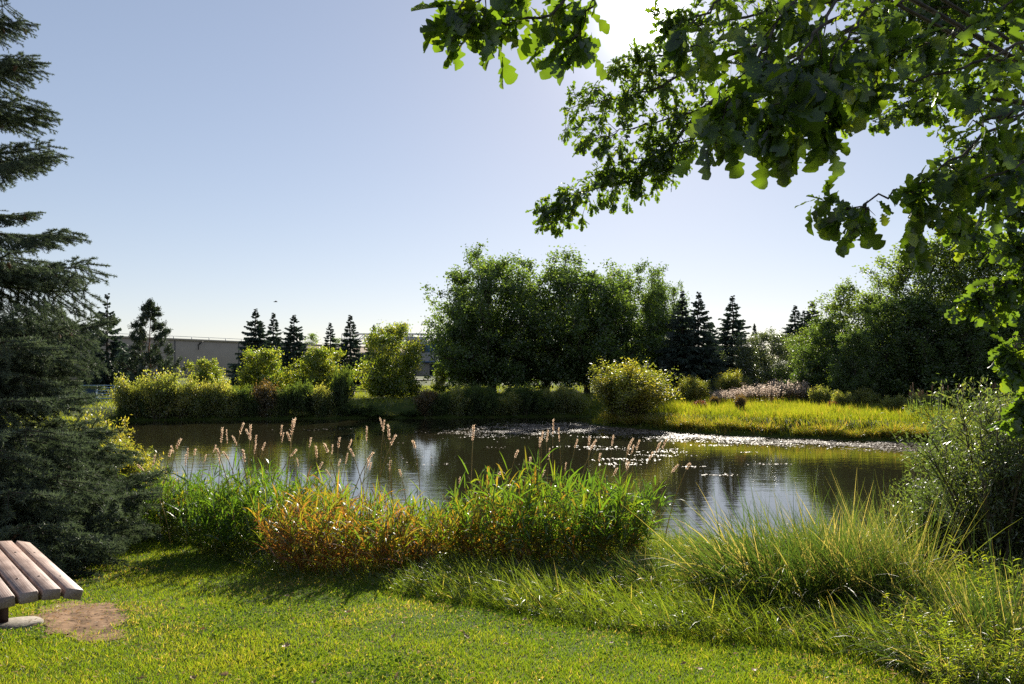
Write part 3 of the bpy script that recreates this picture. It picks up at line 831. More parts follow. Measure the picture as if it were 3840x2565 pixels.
# ------------------------------------------------------------------ conifers
plant_mesh('spruce_a', conifer_geo(10, 4.6, 201, 48, 8, .25, 56), M['spruce'], M['bark'])
plant_mesh('spruce_b', conifer_geo(10, 4.0, 202, 44, 7, .32, 52), M['spruce'], M['bark'])
plant_mesh('spruce_c', conifer_geo(10, 4.3, 203, 48, 8, .3, 48), M['spruce'], M['bark'])
plant_mesh('tier_spruce', conifer_geo(10, 4.8, 204, 24, 9, .10, 60, .03, .06), M['spruce'], M['bark'])
plant_mesh('pine_a', broadleaf(10, lambda t: 4.6 * np.interp(t, [0, .12, .3, .6, .85, 1], [.6, 1, .9, .56, .3, .06]), 46, .14, 42, .34, 205, .2, .17, .15, 6, 1, .02, .0, NARROW), M['pine'], M['pinebark'])
gs = 'spruces beside the warehouse'
tree_at('spruce_a', 10, 'spruce_tree', 'leftmost of the three spruces in front of the warehouse wall', 'spruce', gs, 586, 708, 84)
tree_at('spruce_b', 10, 'spruce_tree', 'narrow spruce in the middle of the three at the warehouse wall', 'spruce', gs, 627, 717, 88)
tree_at('spruce_a', 10, 'spruce_tree', 'full spruce between the two yellow leaved trees', 'spruce', gs, 674, 722, 80)
tree_at('spruce_b', 10, 'spruce_tree', 'shorter spruce behind the second yellow tree', 'spruce', gs, 757, 740, 86)
tree_at('spruce_b', 10, 'spruce_tree', 'slender spruce rising in front of the roof truss', 'spruce', gs, 803, 722, 82, 1.1)
tree_at('spruce_a', 10, 'spruce_tree', 'dark spruce half hidden by the round yellow green tree', 'spruce', gs, 857, 744, 100, .8)
tree_at('tier_spruce', 10, 'spruce_tree', 'dark tiered spruce above the blue railing', 'spruce', gs, 246, 676, 66, .85)
tree_at('pine_a', 10, 'pine_tree', 'pine with reddish trunk and open branches before the warehouse', 'pine', 'pines', 341, 688, 62, .8, rz=.4)
gr = 'spruces behind the meadow'
tree_at('spruce_c', 10, 'spruce_tree', 'left one of the pair of dark spruces beside the poplars', 'spruce', gr, 1564, 670, 66)
tree_at('spruce_c', 10, 'spruce_tree', 'right one of the pair of dark spruces beside the poplars', 'spruce', gr, 1602, 672, 66, 1.05, rz=2)
tree_at('spruce_a', 10, 'spruce_tree', 'small spruce filling the gap between the bigger spruces', 'spruce', gr, 1632, 738, 82)
tree_at('spruce_c', 10, 'spruce_tree', 'single full spruce standing right of the spruce pair', 'spruce', gr, 1679, 680, 68, 1.1, rz=4)
tree_at('spruce_b', 10, 'spruce_tree', 'far spruce left of three tops above the grey willow', 'spruce', gr, 1823, 700, 98, 1.3)
tree_at('spruce_b', 10, 'spruce_tree', 'far spruce in the middle of three tops above the grey willow', 'spruce', gr, 1843, 712, 102, 1.2)
tree_at('spruce_a', 10, 'spruce_tree', 'far spruce right of three tops beside the green wood', 'spruce', gr, 1862, 690, 98, 1.0)
tree_at('pine_a', 10, 'pine_tree', 'tiny distant pine top left of the grey willow', 'pine', 'pines', 1730, 742, 125, .35)
gd = 'distant trees behind the buildings'
plant_mesh('far_tree', broadleaf(8, lambda t: 2.2 * np.interp(t, [0, .3, .7, 1], [.4, 1, .8, .1]), 22, .2, 14, .26, 109, .8, .3, .2, 5), M['poplar'], M['bark'])
tree_at('far_tree', 8.2, 'distant_tree', 'low dark treetop behind the warehouse roof', 'tree', gd, 712, 766, 185, 1.2)
tree_at('far_tree', 8.2, 'distant_tree', 'dark treetop showing behind the round yellow green tree', 'tree', gd, 915, 742, 180, 1.2)
tree_at('far_tree', 8.2, 'distant_tree', 'dim treetop between the spruce and the roof truss', 'tree', gd, 770, 775, 190, 1.0)
# ------------------------------------------------------------------ lit shrubs and small trees on the far bank
plant_mesh('maple', broadleaf(5.2, lambda t: 2.3 * np.interp(t, [0, .15, .45, .8, 1], [.6, .95, 1, .7, .25]), 44, .04, 30, .19, 111, .7, .24, .10, 7, 3, .06), M['yellow_leaf'], M['bark'])
plant_mesh('round_tree', broadleaf(6.2, lambda t: 2.6 * np.interp(t, [0, .12, .4, .7, .9, 1], [.6, .95, 1.05, .9, .6, .2]), 54, .04, 30, .18, 112, .65, .24, .13, 7, 2), M['yellow_leaf'], M['bark'])
plant_mesh('sapling', broadleaf(3.2, lambda t: 1.0 * np.interp(t, [0, .3, .7, 1], [.5, 1, .8, .15]), 22, .1, 20, .13, 113, .7, .16, .05, 6), M['yellow_leaf'], M['bark'])
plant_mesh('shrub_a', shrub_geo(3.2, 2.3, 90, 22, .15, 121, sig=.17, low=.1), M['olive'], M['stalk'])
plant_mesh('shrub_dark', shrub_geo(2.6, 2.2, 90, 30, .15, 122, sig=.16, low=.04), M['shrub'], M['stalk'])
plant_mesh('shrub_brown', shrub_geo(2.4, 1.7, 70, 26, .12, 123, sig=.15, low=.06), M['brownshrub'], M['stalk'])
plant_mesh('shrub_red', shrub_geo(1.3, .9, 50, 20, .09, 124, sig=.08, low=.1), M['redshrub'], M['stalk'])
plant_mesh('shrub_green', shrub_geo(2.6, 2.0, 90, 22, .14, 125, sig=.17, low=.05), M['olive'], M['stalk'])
ST = ('stalk', 'foliage')
gl = 'yellow leaved trees on the far bank'
tree_at('maple', 5.3, 'small_tree', 'pale yellow green small tree left of the first yellow tree', 'tree', gl, 478, 826, 55, .95, rz=.5)
tree_at('maple', 5.3, 'small_tree', 'first bright yellow leaved tree in front of three spruces', 'tree', gl, 602, 803, 56, 1.08, rz=1.4)
tree_at('maple', 5.3, 'small_tree', 'second bright yellow leaved tree beside the slender spruce', 'tree', gl, 722, 798, 57, 1.02, rz=3.2)
tree_at('round_tree', 6.3, 'small_tree', 'round yellow green tree in front of the beige building', 'tree', gl, 900, 748, 60, 1.0, rz=.2)
tree_at('sapling', 3.3, 'small_tree', 'bright lime sapling at the left foot of the poplars', 'tree', gl, 1007, 842, 66, 1.0)
tree_at('sapling', 3.3, 'small_tree', 'small orange tinted sapling left of the round tree', 'tree', gl, 866, 870, 60, 1.2)
gb = 'shrubs along the far waterline'
def sh(key, mh, label, xd, top, d, sx=1.0, group=gb, name='shrub', cat='shrub', **kw):
    x = px(xd, d); sd = pond_sd(x, d)[0]
    return tree_at(key, mh, name, label, cat, group, xd, top, d, sx * 1.35, names=ST, **kw)
def shw(key, mh, mr, label, xd, top, w, **kw):
    """shrub standing at the waterline with its foliage about w columns wide"""
    d = 46.5
    while pond_sd(px(xd, d), d)[0] < .45 or d < 47.5: d += .15
    x = px(xd, d); z = gz(x, d) - .2
    h = pz(top, d) - z
    sc_ = h / mh
    wr = 1.14 * w / DS / F * d / 2
    return plant(key, 'shrub', label, 'shrub', gb, x, d, wr / (mr * 1.08), sz=sc_, dz=-.2, names=ST, **kw)
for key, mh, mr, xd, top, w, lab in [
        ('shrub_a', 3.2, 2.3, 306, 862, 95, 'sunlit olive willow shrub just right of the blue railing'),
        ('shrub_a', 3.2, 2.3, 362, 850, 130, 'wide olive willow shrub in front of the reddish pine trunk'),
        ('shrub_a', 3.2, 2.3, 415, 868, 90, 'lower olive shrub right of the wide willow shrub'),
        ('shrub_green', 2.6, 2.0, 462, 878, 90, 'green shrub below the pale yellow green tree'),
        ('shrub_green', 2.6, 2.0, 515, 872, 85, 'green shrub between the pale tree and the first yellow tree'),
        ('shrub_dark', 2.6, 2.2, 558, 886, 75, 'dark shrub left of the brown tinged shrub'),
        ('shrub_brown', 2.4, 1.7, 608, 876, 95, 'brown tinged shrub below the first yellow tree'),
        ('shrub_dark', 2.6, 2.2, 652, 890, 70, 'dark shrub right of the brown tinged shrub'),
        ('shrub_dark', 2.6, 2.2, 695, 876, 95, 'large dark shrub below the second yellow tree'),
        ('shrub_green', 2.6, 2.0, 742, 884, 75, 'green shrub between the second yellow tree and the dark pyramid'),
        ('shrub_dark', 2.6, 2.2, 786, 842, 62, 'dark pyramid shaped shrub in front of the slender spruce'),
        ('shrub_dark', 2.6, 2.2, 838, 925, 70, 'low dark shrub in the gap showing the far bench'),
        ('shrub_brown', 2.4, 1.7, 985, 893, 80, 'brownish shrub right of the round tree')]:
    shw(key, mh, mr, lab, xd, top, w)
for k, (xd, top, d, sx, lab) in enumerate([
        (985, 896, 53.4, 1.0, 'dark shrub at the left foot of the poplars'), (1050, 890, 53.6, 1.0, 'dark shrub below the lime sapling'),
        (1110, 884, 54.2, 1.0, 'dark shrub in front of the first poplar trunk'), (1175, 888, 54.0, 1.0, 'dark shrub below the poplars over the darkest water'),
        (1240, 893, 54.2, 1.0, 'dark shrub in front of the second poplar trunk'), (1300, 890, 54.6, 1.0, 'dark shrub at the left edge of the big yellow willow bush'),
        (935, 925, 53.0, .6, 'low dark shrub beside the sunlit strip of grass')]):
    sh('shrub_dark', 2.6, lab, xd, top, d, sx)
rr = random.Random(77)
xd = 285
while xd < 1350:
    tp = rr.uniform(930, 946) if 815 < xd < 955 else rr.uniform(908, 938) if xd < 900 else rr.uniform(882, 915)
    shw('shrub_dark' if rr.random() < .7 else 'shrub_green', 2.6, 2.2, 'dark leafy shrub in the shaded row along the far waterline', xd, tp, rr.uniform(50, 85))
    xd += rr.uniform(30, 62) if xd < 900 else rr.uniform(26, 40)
# ------------------------------------------------------------------ meadow side
plant_mesh('willow_bush', shrub_geo(4.2, 2.9, 190, 34, .11, 131, LEAF4, sig=.14, low=.05, twigs=8, top=.72), M['willow'], M['stalk'])
gw = 'willow bushes on the meadow'
sh('willow_bush', 4.2, 'big golden willow bush at the tip of the meadow', 1428, 834, 43.4, 1.22, gw, 'willow_bush', 'willow')
sh('willow_bush', 4.2, 'smaller willow bush right behind the big golden one', 1583, 866, 52, .95, gw, 'willow_bush', 'willow', rz=2.)
sh('willow_bush', 4.2, 'round willow bush at the foot of the single spruce', 1675, 853, 56, .85, gw, 'willow_bush', 'willow', rz=4.)
plant_mesh('grey_willow', broadleaf(6.5, lambda t: 3.0 * np.interp(t, [0, .2, .6, .85, 1], [.8, 1, .95, .7, .3]), 56, .04, 30, .15, 132, .7, .24, .12, 7, 3), M['greywillow'], M['bark'])
tree_at('grey_willow', 6.6, 'willow_tree', 'rounded grey leaved willow right of the single spruce', 'tree', 'trees of the right wood', 1765, 757, 62, 1.1)
gwd = 'trees of the right wood'
asp = lambda t: 2.9 * np.interp(t, [0, .12, .35, .6, .85, 1], [.8, 1, 1, .78, .36, .05])
plant_mesh('aspen_a', broadleaf(10, asp, 56, .03, 20, .17, 141, 1.0, .24, .16, 7, 1, .03), M['aspen'], M['bark'])
plant_mesh('aspen_b', broadleaf(10, lambda t: asp(t) * .9, 50, .03, 19, .16, 142, 1.1, .24, .15, 7, 2, .03), M['aspen'], M['bark'])
plant_mesh('aspen_c', broadleaf(10, lambda t: asp(t) * 1.05, 56, .01, 32, .18, 143, 1.0, .24, .15, 7, 3, .035), M['poplar'], M['bark'])
for key, xd, top, d, sx, lab in [
        ('aspen_b', 1842, 752, 58, 1.0, 'light green young tree at the left edge of the right wood'),
        ('aspen_a', 1925, 655, 56, .85, 'feathery topped tree left in the right wood'),
        ('aspen_c', 1885, 730, 54, .95, 'bushy tree low at the left of the right wood'),
        ('aspen_b', 1985, 668, 57, .9, 'slim tree between the feathery topped and the tall wood trees'),
        ('aspen_a', 2060, 580, 55, .85, 'tall tree with open twiggy top in the right wood'),
        ('aspen_c', 2030, 690, 52, .9, 'dark bushy tree below the tall twiggy one'),
        ('aspen_b', 2125, 545, 54, .9, 'tallest sparse topped tree in the right wood'),
        ('aspen_a', 2195, 538, 53, .9, 'tall sparse tree right of the tallest one'),
        ('aspen_c', 2130, 680, 50, .9, 'dark dense tree in front of the tallest wood trees'),
        ('aspen_b', 2265, 548, 52, .95, 'tall tree half behind the hanging oak leaves'),
        ('aspen_c', 2230, 690, 48.5, .95, 'dark tree low behind the hanging oak leaves'),
        ('aspen_a', 2345, 540, 51, .95, 'tall tree at the right picture edge behind the oak'),
        ('aspen_c', 2330, 700, 47.5, 1.0, 'dark bushy tree at the right picture edge'),
        ('aspen_c', 1960, 760, 50, .9, 'low dark tree at the meadow side of the right wood')]:
    tree_at(key, 9.7, 'aspen_tree', lab, 'tree', gwd, xd, top, d, sx * 1.35)
gm = 'small shrubs in the meadow'
sh('shrub_red', 1.3, 'red leaved shrub at the left of the meadow', 1600, 918, 44.5, 1.0, gm)
sh('shrub_brown', 2.4, 'brown green shrub behind the red one', 1640, 908, 47, .6, gm)
sh('shrub_brown', 2.4, 'tall brown green shrub alone in the meadow grass', 1698, 905, 42.5, .5, gm)
sh('shrub_a', 3.2, 'yellow green shrub in front of the wood', 1880, 885, 48, .8, gm)
sh('shrub_a', 3.2, 'small yellow shrub beside the second red patch', 1935, 897, 45, .7, gm)
sh('shrub_red', 1.3, 'second red patch of leaves below the wood', 1912, 920, 44.5, .7, gm)
sh('shrub_a', 3.2, 'yellow green shrub in the middle below the wood', 2045, 905, 42, .75, gm)
sh('shrub_green', 2.6, 'dark green shrub below the wood', 2110, 900, 42.5, .9, gm)
sh('shrub_dark', 2.6, 'dark undergrowth shrub near the right edge of the meadow', 2200, 893, 41, 1.1, gm)
sh('shrub_dark', 2.6, 'dark undergrowth shrub behind the cattails', 2290, 893, 39, 1.1, gm)
sh('shrub_green', 2.6, 'green shrub between the fluffy plants and the wood', 1985, 890, 48, .9, gm)

def meadow():
    r = np.random.RandomState(71)
    n = 120000
    x = r.uniform(3.5, 34, n); y = r.uniform(30, 60, n)
    sd = pond_sd(x, y)
    keep = (sd > .05) & (y > 31 - .0 * x) & (x < .72 * y + 1) & ((x > 4.2) | (y > 52)) & (r.rand(n) < np.clip(1.25 - (y - 34) / 40, .3, 1))
    x, y, sd = x[keep], y[keep], sd[keep]
    n = len(x)
    a = r.normal(pi * 1.2, 1.2, n); l = r.uniform(.1, .6, n)
    edge = np.exp(-sd / .8)
    d = np.stack([np.cos(a) * l, np.sin(a) * l - edge * .35, np.ones(n)], 1)
    tuft = wob(x, y, .9) * .5 + wob(x, y, 2.6, 1) * .5
    L = r.uniform(.3, .75, n) * (1 + .5 * tuft)
    rnd = np.clip(.35 + .35 * tuft + r.normal(0, .2, n), 0, .84)
    dry = r.rand(n) < .06 + .35 * edge * (tuft > 0)
    rnd[dry] = r.uniform(.85, 1, dry.sum())
    return ribbons(np.stack([x, y, ground_h(x, y)], 1), d, L, r.uniform(.1, .5, n) + .25 * edge, r.uniform(.015, .035, n), rnd, r, 3)
V, FF, R = meadow()
o = link('meadow_grass', mesh_of('meadow_grass', V, FF, M['meadow'], R))
tag(o, 'tall sunlit yellow green meadow grass on the far bank at the right', 'meadow grass', kind='stuff')
def tussock_mesh(seed):
    r = np.random.RandomState(seed)
    n = 620
    a = r.uniform(0, 2 * pi, n); q = np.sqrt(r.rand(n)) * .5
    p0 = np.stack([q * np.cos(a), q * np.sin(a), np.zeros(n)], 1)
    d = np.stack([q * np.cos(a) * 1.3 + r.normal(0, .25, n), q * np.sin(a) * 1.3 + r.normal(0, .25, n), np.ones(n)], 1)
    rnd = np.clip(r.normal(.4, .25, n), 0, .84); dry = r.rand(n) < .38; rnd[dry] = r.uniform(.86, 1, dry.sum())
    return ribbons(p0, d, r.uniform(.6, 1.15, n), r.uniform(.2, .75, n), r.uniform(.012, .025, n), rnd, r, 5)
tm = []
for k in range(3):
    V, FF, R = tussock_mesh(90 + k); tm.append(mesh_of('tussock', V, FF, M['meadow'], R))
rr = random.Random(15)
edge = smooth_path([(5.6, 43.6, 0), (7.6, 41.0, 0), (10.9, 37.3, 0), (16.1, 34.6, 0), (18.6, 33.2, 0), (21, 31, 0)], 27)
for (x, y, _) in edge:
    x += rr.uniform(-.2, .2); y += rr.uniform(-.1, .4)
    o = link('grass_tussock', tm[rr.randrange(3)], None, (x, y, gz(x, y)), (0, 0, rr.uniform(0, 6)), rr.uniform(.6, 1.05))
    tag(o, 'drooping tussock of half dry grass hanging over the meadow bank', 'grass tussock', 'tussocks along the meadow bank')
def bank_grass():
    r = np.random.RandomState(72)
    n = 90000
    x = r.uniform(-42, 14, n); y = r.uniform(17, 80, n)
    sd = pond_sd(x, y)
    keep = (sd > .05) & (((y > 47) & ((sd > 3.2) | (r.rand(n) < .12))) | ((x < -8) & (sd < 9))) & (np.abs(x) < .74 * y + 1)
    x, y = x[keep], y[keep]; n = len(x)
    a = r.uniform(0, 2 * pi, n); l = r.uniform(.1, .7, n)
    d = np.stack([np.cos(a) * l, np.sin(a) * l, np.ones(n)], 1)
    tuft = wob(x, y, .8) * .5 + wob(x, y, 2.2, 1) * .5
    rnd = np.clip(.35 + .2 * tuft + r.normal(0, .18, n), 0, .9)
    return ribbons(np.stack([x, y, ground_h(x, y)], 1), d, r.uniform(.2, .5, n), r.uniform(.1, .5, n), r.uniform(.02, .045, n), rnd, r, 2)
V, FF, R = bank_grass()
o = link('bank_grass', mesh_of('bank_grass', V, FF, M['meadow'], R))
tag(o, 'rough yellow green grass on the left and far banks', 'bank grass', kind='stuff')

# fluffy seeding fireweed and cattails
def fireweed(seed):
    r = np.random.RandomState(seed)
    n = 34
    T = []; p = []; 
    for i in range(n):
        b = np.array((r.normal(0, .35), r.normal(0, .3), 0)); h = r.uniform(.9, 1.4)
        e = b + np.array((r.normal(0, .12), r.normal(0, .12), h))
        T.append((np.array([b, (b + e) / 2, e]), np.array((.012, .009, .005))))
        m = 27
        u = r.uniform(.58, 1.02, m)
        p.append(b + (e - b) * u[:, None] + r.normal(0, .055, (m, 3)))
    p = np.concatenate(p)
    fl = leaves_at(p, r.normal(0, 1, (len(p), 3)), .085, r)
    q = np.concatenate([b_[0][0] + (b_[0][2] - b_[0][0]) * r.uniform(.1, .7, (16, 1)) + r.normal(0, .05, (16, 3)) for b_ in T])
    lv = leaves_at(q, r.normal(0, 1, (len(q), 3)), .13, r, NARROW)
    return tubes(T, 4), fl, lv
fw = []
for k in range(2):
    t_, fl, lv = fireweed(81 + k)
    fw.append((mesh_of('fireweed_stalk', t_[0], t_[1], M['stalk']), mesh_of('fireweed_fluff', fl[0], fl[1], M['fluff'], fl[2]), mesh_of('fireweed_leaf', lv[0], lv[1], M['brownshrub'], lv[2])))
for k, (xd, yd, d) in enumerate([(1655, 908, 50), (1692, 903, 51), (1728, 896, 52), (1760, 894, 50), (1800, 888, 53), (1842, 888, 52), (1882, 878, 56), (1775, 884, 56)]):
    x = px(xd, d); h = pz(yd - 12, d) - gz(x, d)
    o = empty('fireweed', (x, d, gz(x, d)), random.uniform(0, 6), (1.2, 1.2, max(.6, h / 1.3)), 'fluffy pinkish white seeding fireweed clump in the meadow', 'fireweed', 'seeding fireweed clumps')
    for nm, me in zip(('stalk', 'fluff', 'foliage'), fw[k % 2]): link(nm, me, o)
def cattail():
    r = np.random.RandomState(85)
    T = [(np.array([(0, 0, 0), (.02, 0, .7), (.05, 0, 1.35)]), np.array((.012, .01, .006)))]
    c = tube(np.array([(.05, 0, 1.30), (.055, 0, 1.36), (.062, 0, 1.5), (.068, 0, 1.58)]), np.array((.01, .03, .03, .008)), 6)
    bl = ribbons(r.normal(0, .03, (7, 3)) * np.array((1, 1, 0)), np.stack([r.normal(0, .15, 7), r.normal(0, .15, 7), np.ones(7)], 1), r.uniform(.8, 1.3, 7), .12, .03, r.uniform(0, .5, 7), r, 3)
    return tubes(T, 4), c, bl
t_, c_, b_ = cattail()
cm = (mesh_of('cattail_stalk', t_[0], t_[1], M['stalk']), mesh_of('cattail_head', c_[0], c_[1], M['cone']), mesh_of('cattail_blade', b_[0], b_[1], M['aspen'], b_[2]))
rr = random.Random(4)
for k in range(34):
    d = rr.uniform(36.5, 39.5); xd = rr.uniform(2070, 2290)
    x = px(xd, d)
    o = empty('cattail', (x, d, gz(x, d)), rr.uniform(0, 6), rr.uniform(.8, 1.15), 'brown headed cattail standing between the meadow grass and the dark wood', 'cattail', 'cattails below the wood')
    for nm, me in zip(('stalk', 'head', 'blade'), cm): link(nm, me, o)

# ------------------------------------------------------------------ near shrubs
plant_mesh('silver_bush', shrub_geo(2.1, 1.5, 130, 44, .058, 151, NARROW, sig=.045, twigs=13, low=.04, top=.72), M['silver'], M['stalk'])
x, y = px(2285, 9.0), 9.0
plant('silver_bush', 'silvery_willow', 'silvery leaved willow bush at the right by the water', 'bush', 'bushes on the near bank', x, y, 1.0, rz=.8, names=ST)
plant_mesh('silver_bush_low', shrub_geo(1.2, .9, 60, 40, .055, 152, NARROW, sig=.04, twigs=10, low=.04, top=.7), M['silver'], M['stalk'])
plant('silver_bush_low', 'silvery_willow', 'lower silvery willow shoots left of the big silvery bush', 'bush', 'bushes on the near bank', px(2165, 9.4), 9.4, .9, rz=.3, names=ST)
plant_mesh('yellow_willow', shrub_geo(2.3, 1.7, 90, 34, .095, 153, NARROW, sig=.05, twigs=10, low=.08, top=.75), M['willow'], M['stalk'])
plant('yellow_willow', 'yellow_willow', 'yellow green willow bush behind the blue spruce by the pond', 'bush', 'bushes on the near bank', px(215, 17.5), 17.5, .82, rz=1.0, names=ST)
plant('yellow_willow', 'yellow_willow', 'lower yellow willow reaching out over the pond edge', 'bush', 'bushes on the near bank', px(285, 16.4), 16.4, .72, rz=3.0, names=ST)
plant('yellow_willow', 'yellow_willow', 'yellow willow seen through the spruce boughs at the left edge', 'bush', 'bushes on the near bank', px(60, 21), 21, .6, rz=4.0, names=ST)
# leafy weeds in the corner
def weed_geo(seed, H=.6, R=.35, n=16):
    r = np.random.RandomState(seed)
    T, p, ax, up = [], [], [], []
    for i in range(n):
        a = r.uniform(0, 2 * pi); q = sqrt(r.rand()) * R
        b = np.array((cos(a) * q * .6, sin(a) * q * .6, 0)); h = H * r.uniform(.6, 1.1)
        e = b + np.array((cos(a) * q * .7, sin(a) * q * .7, h))
        pts = bez(b, (b + e) / 2 + np.array((0, 0, .05)), e, 5)
        T.append((pts, np.linspace(.004, .002, 5)))
        m = 34
        u = np.linspace(.12, 1, m)
        s = np.stack([np.interp(u, np.linspace(0, 1, 5), pts[:, c]) for c in range(3)], 1)
        az = np.arange(m) * 2.4 + r.uniform(0, 6)
        el = .15 + .6 * u + r.normal(0, .35, m)
        az = az + r.normal(0, .8, m)
        d = np.stack([np.cos(az) * np.cos(el), np.sin(az) * np.cos(el), np.sin(el)], 1)
        p.append(s); ax.append(d)
    p = np.concatenate(p); ax = np.concatenate(ax)
    lv = ribbons(p, ax, H * .17 * r.uniform(.6, 1.2, len(p)), r.uniform(.2, .8, len(p)), H * .014, np.clip(r.normal(.4, .25, len(p)), 0, 1), r, 3, prof=np.array([.3, 1, .75, .05]))
    return tubes(T, 4), lv
for k in range(3):
    plant_mesh('weed_%d' % k, weed_geo(160 + k, (.55, .42, .7)[k], (.4, .45, .3)[k], (22, 24, 16)[k]), M['weed'], M['stalk'])
WN = ['at the bottom right corner', 'below the silvery bush', 'with paler leaves beside the lawn tip', 'standing tallest below the silvery bush',
      'under the golden sedge stems', 'right at the picture edge', 'low at the lower edge near the lawn']
for k, (xd, d, s) in enumerate([(2290, 4.9, .75), (2190, 6.6, .9), (2110, 5.4, .62), (2255, 6.9, 1.0), (2090, 6.6, .75), (2340, 5.9, .9), (2180, 4.8, .6)]):
    x = px(xd, d)
    plant('weed_%d' % (k % 3), 'leafy_weed', 'bright green leafy weed ' + WN[k], 'weed', 'leafy weeds in the corner', x, d, s, names=ST)
# ------------------------------------------------------------------ blue spruce in the left foreground
def bough_mesh(key, seed, L=2.4, bush=1.0):
    r = np.random.RandomState(seed)
    n = 14
    t = np.linspace(0, 1, n)
    main = np.stack([L * t, .05 * np.sin(t * 5 + seed), -.24 * L * t ** 1.2 + .20 * L * t ** 3.2], 1)
    T = [(main, np.linspace(.028, .006, n))]
    segs = []; sg = []
    def at(u): return np.array([np.interp(u, t, main[:, c]) for c in range(3)])
    nsec = 27
    for k in range(nsec):
        u = .10 + .89 * (k + r.rand()) / nsec
        p = at(u); fw = nrm(at(min(1, u + .03)) - at(u - .03))
        for sd in (-1, 1, 0):
            if sd == 0 and r.rand() < .35: continue
            l = L * (.30 * (1 - u) ** .7 * min(1, u * 3.2) + .10) * r.uniform(.75, 1.15) * bush
            if sd == 0:
                l *= .5
                d = nrm(fw * .35 + np.array((0, r.normal(0, .25), -1.0)))
            else:
                d = nrm(fw * r.uniform(.55, .95) + np.array((0, sd * 1.0, -.10 + r.normal(0, .16))))
            m = 5
            v = np.linspace(0, 1, m)[:, None]
            pts = p + d * l * v + np.array((0, 0, -1.)) * l * .18 * v ** 2 * (sd != 0) + np.array((.12, 0, .10)) * l * v ** 3
            T.append((pts, np.linspace(.006, .0025, m)))
            segs += [(pts[j], pts[j + 1]) for j in range(m - 1)]; sg += [u + .18 * j / m for j in range(m - 1)]
            nt = int(l / .12)
            for q in range(nt):
                w = .2 + .8 * (q + r.rand()) / max(1, nt)
                s = np.array([np.interp(w, v[:, 0], pts[:, c]) for c in range(3)])
                td = nrm(d * .8 + np.cross(d, np.array((0, 0, 1.))) * r.choice((-1, 1)) * .75 + np.array((0, 0, r.uniform(-.55, .05))))
                tl = l * .30 * (1.1 - w) + .07
                segs.append((s, s + td * tl + np.array((0, 0, -.1 * tl)))); sg.append(u + .2 * w)
    segs += [(main[j], main[j + 1]) for j in range(5, n - 1)]; sg += [1.0] * (n - 6)
    A = np.array([s[0] for s in segs]); B = np.array([s[1] for s in segs])
    ln = np.linalg.norm(B - A, axis=1)
    cnt = np.maximum(2, (ln * 420 * np.clip((np.array(sg) - .30) / .25, .04, 1)).astype(int))
    k = np.repeat(np.arange(len(segs)), cnt)
    u = r.rand(len(k))
    p = A[k] + (B - A)[k] * u[:, None]
    ax = nrm(B - A)[k]
    d = nrm(r.normal(0, 1, (len(k), 3)) + ax * .55 + np.array((0, 0, .2)))
    tone = np.repeat(np.clip(r.normal(.35, .2, len(segs)), 0, 1), cnt)
    V, FF, R = ribbons(p, d, r.uniform(.028, .046, len(k)), 0.0, .0072, np.clip(tone + r.normal(0, .12, len(k)) + .25 * (np.repeat(ln, cnt) < .12), 0, 1), r, 1, prof=np.array([1, .25]))
    tv = tubes(T, 4)
    # limb and needles in one mesh with two materials
    V2, F2, R2 = join([(tv[0], tv[1], tv[2]), (V, FF, R)])
    nt4 = sum(len(f) for f in tv[1] if f.shape[1] == 4); n4 = [f for f in F2 if f.shape[1] == 4][0]; n3 = [f for f in F2 if f.shape[1] == 3]
    order = [n4] + n3
    mi = np.concatenate([np.r_[np.zeros(nt4), np.ones(len(n4) - nt4)]] + [np.zeros(len(f)) for f in n3])
    return mesh_of(key, V2, order, [M['bark'], M['bluespruce']], R2, midx=mi)
BM = [bough_mesh('bough_%d' % k, 300 + k, 2.4, (1.15, 1.3, 1.1, 1.25)[k]) for k in range(4)]
TX, TY = -7.75, 10.2
SZ = gz(TX, TY)
sp = empty('blue_spruce', (TX, TY, SZ), 0, 1, 'large blue spruce with drooping boughs beside the bench', 'spruce tree')
tv = tube(np.array([(0, 0, -.1), (.02, 0, 2), (0, .03, 5), (.03, 0, 9), (0, 0, 12.5)]), np.array([.24, .2, .15, .08, .02]), 10)
link('trunk', mesh_of('spruce_trunk', tv[0], tv[1], M['bark'], smooth=True), sp)
bough_tips = []
def add_bough(tip, k, drop=None, roll=0.0):
    """a bough whose tip ends at the given place; its root sits on the trunk"""
    tip = np.array(tip) - np.array((TX, TY, SZ))
    hl = sqrt(tip[0] ** 2 + tip[1] ** 2)
    rise = .10 * hl if drop is None else drop * hl
    root = np.array((0, 0, tip[2] + rise))
    v = tip - root
    L = np.linalg.norm(v)
    az = math.atan2(v[1], v[0]); pitch = math.asin(v[2] / L)
    o = link('bough', BM[k % 4], sp, root, (roll, -pitch - .02, az), L / 2.4)
    bough_tips.append((root, v, L))
rb = random.Random(12)
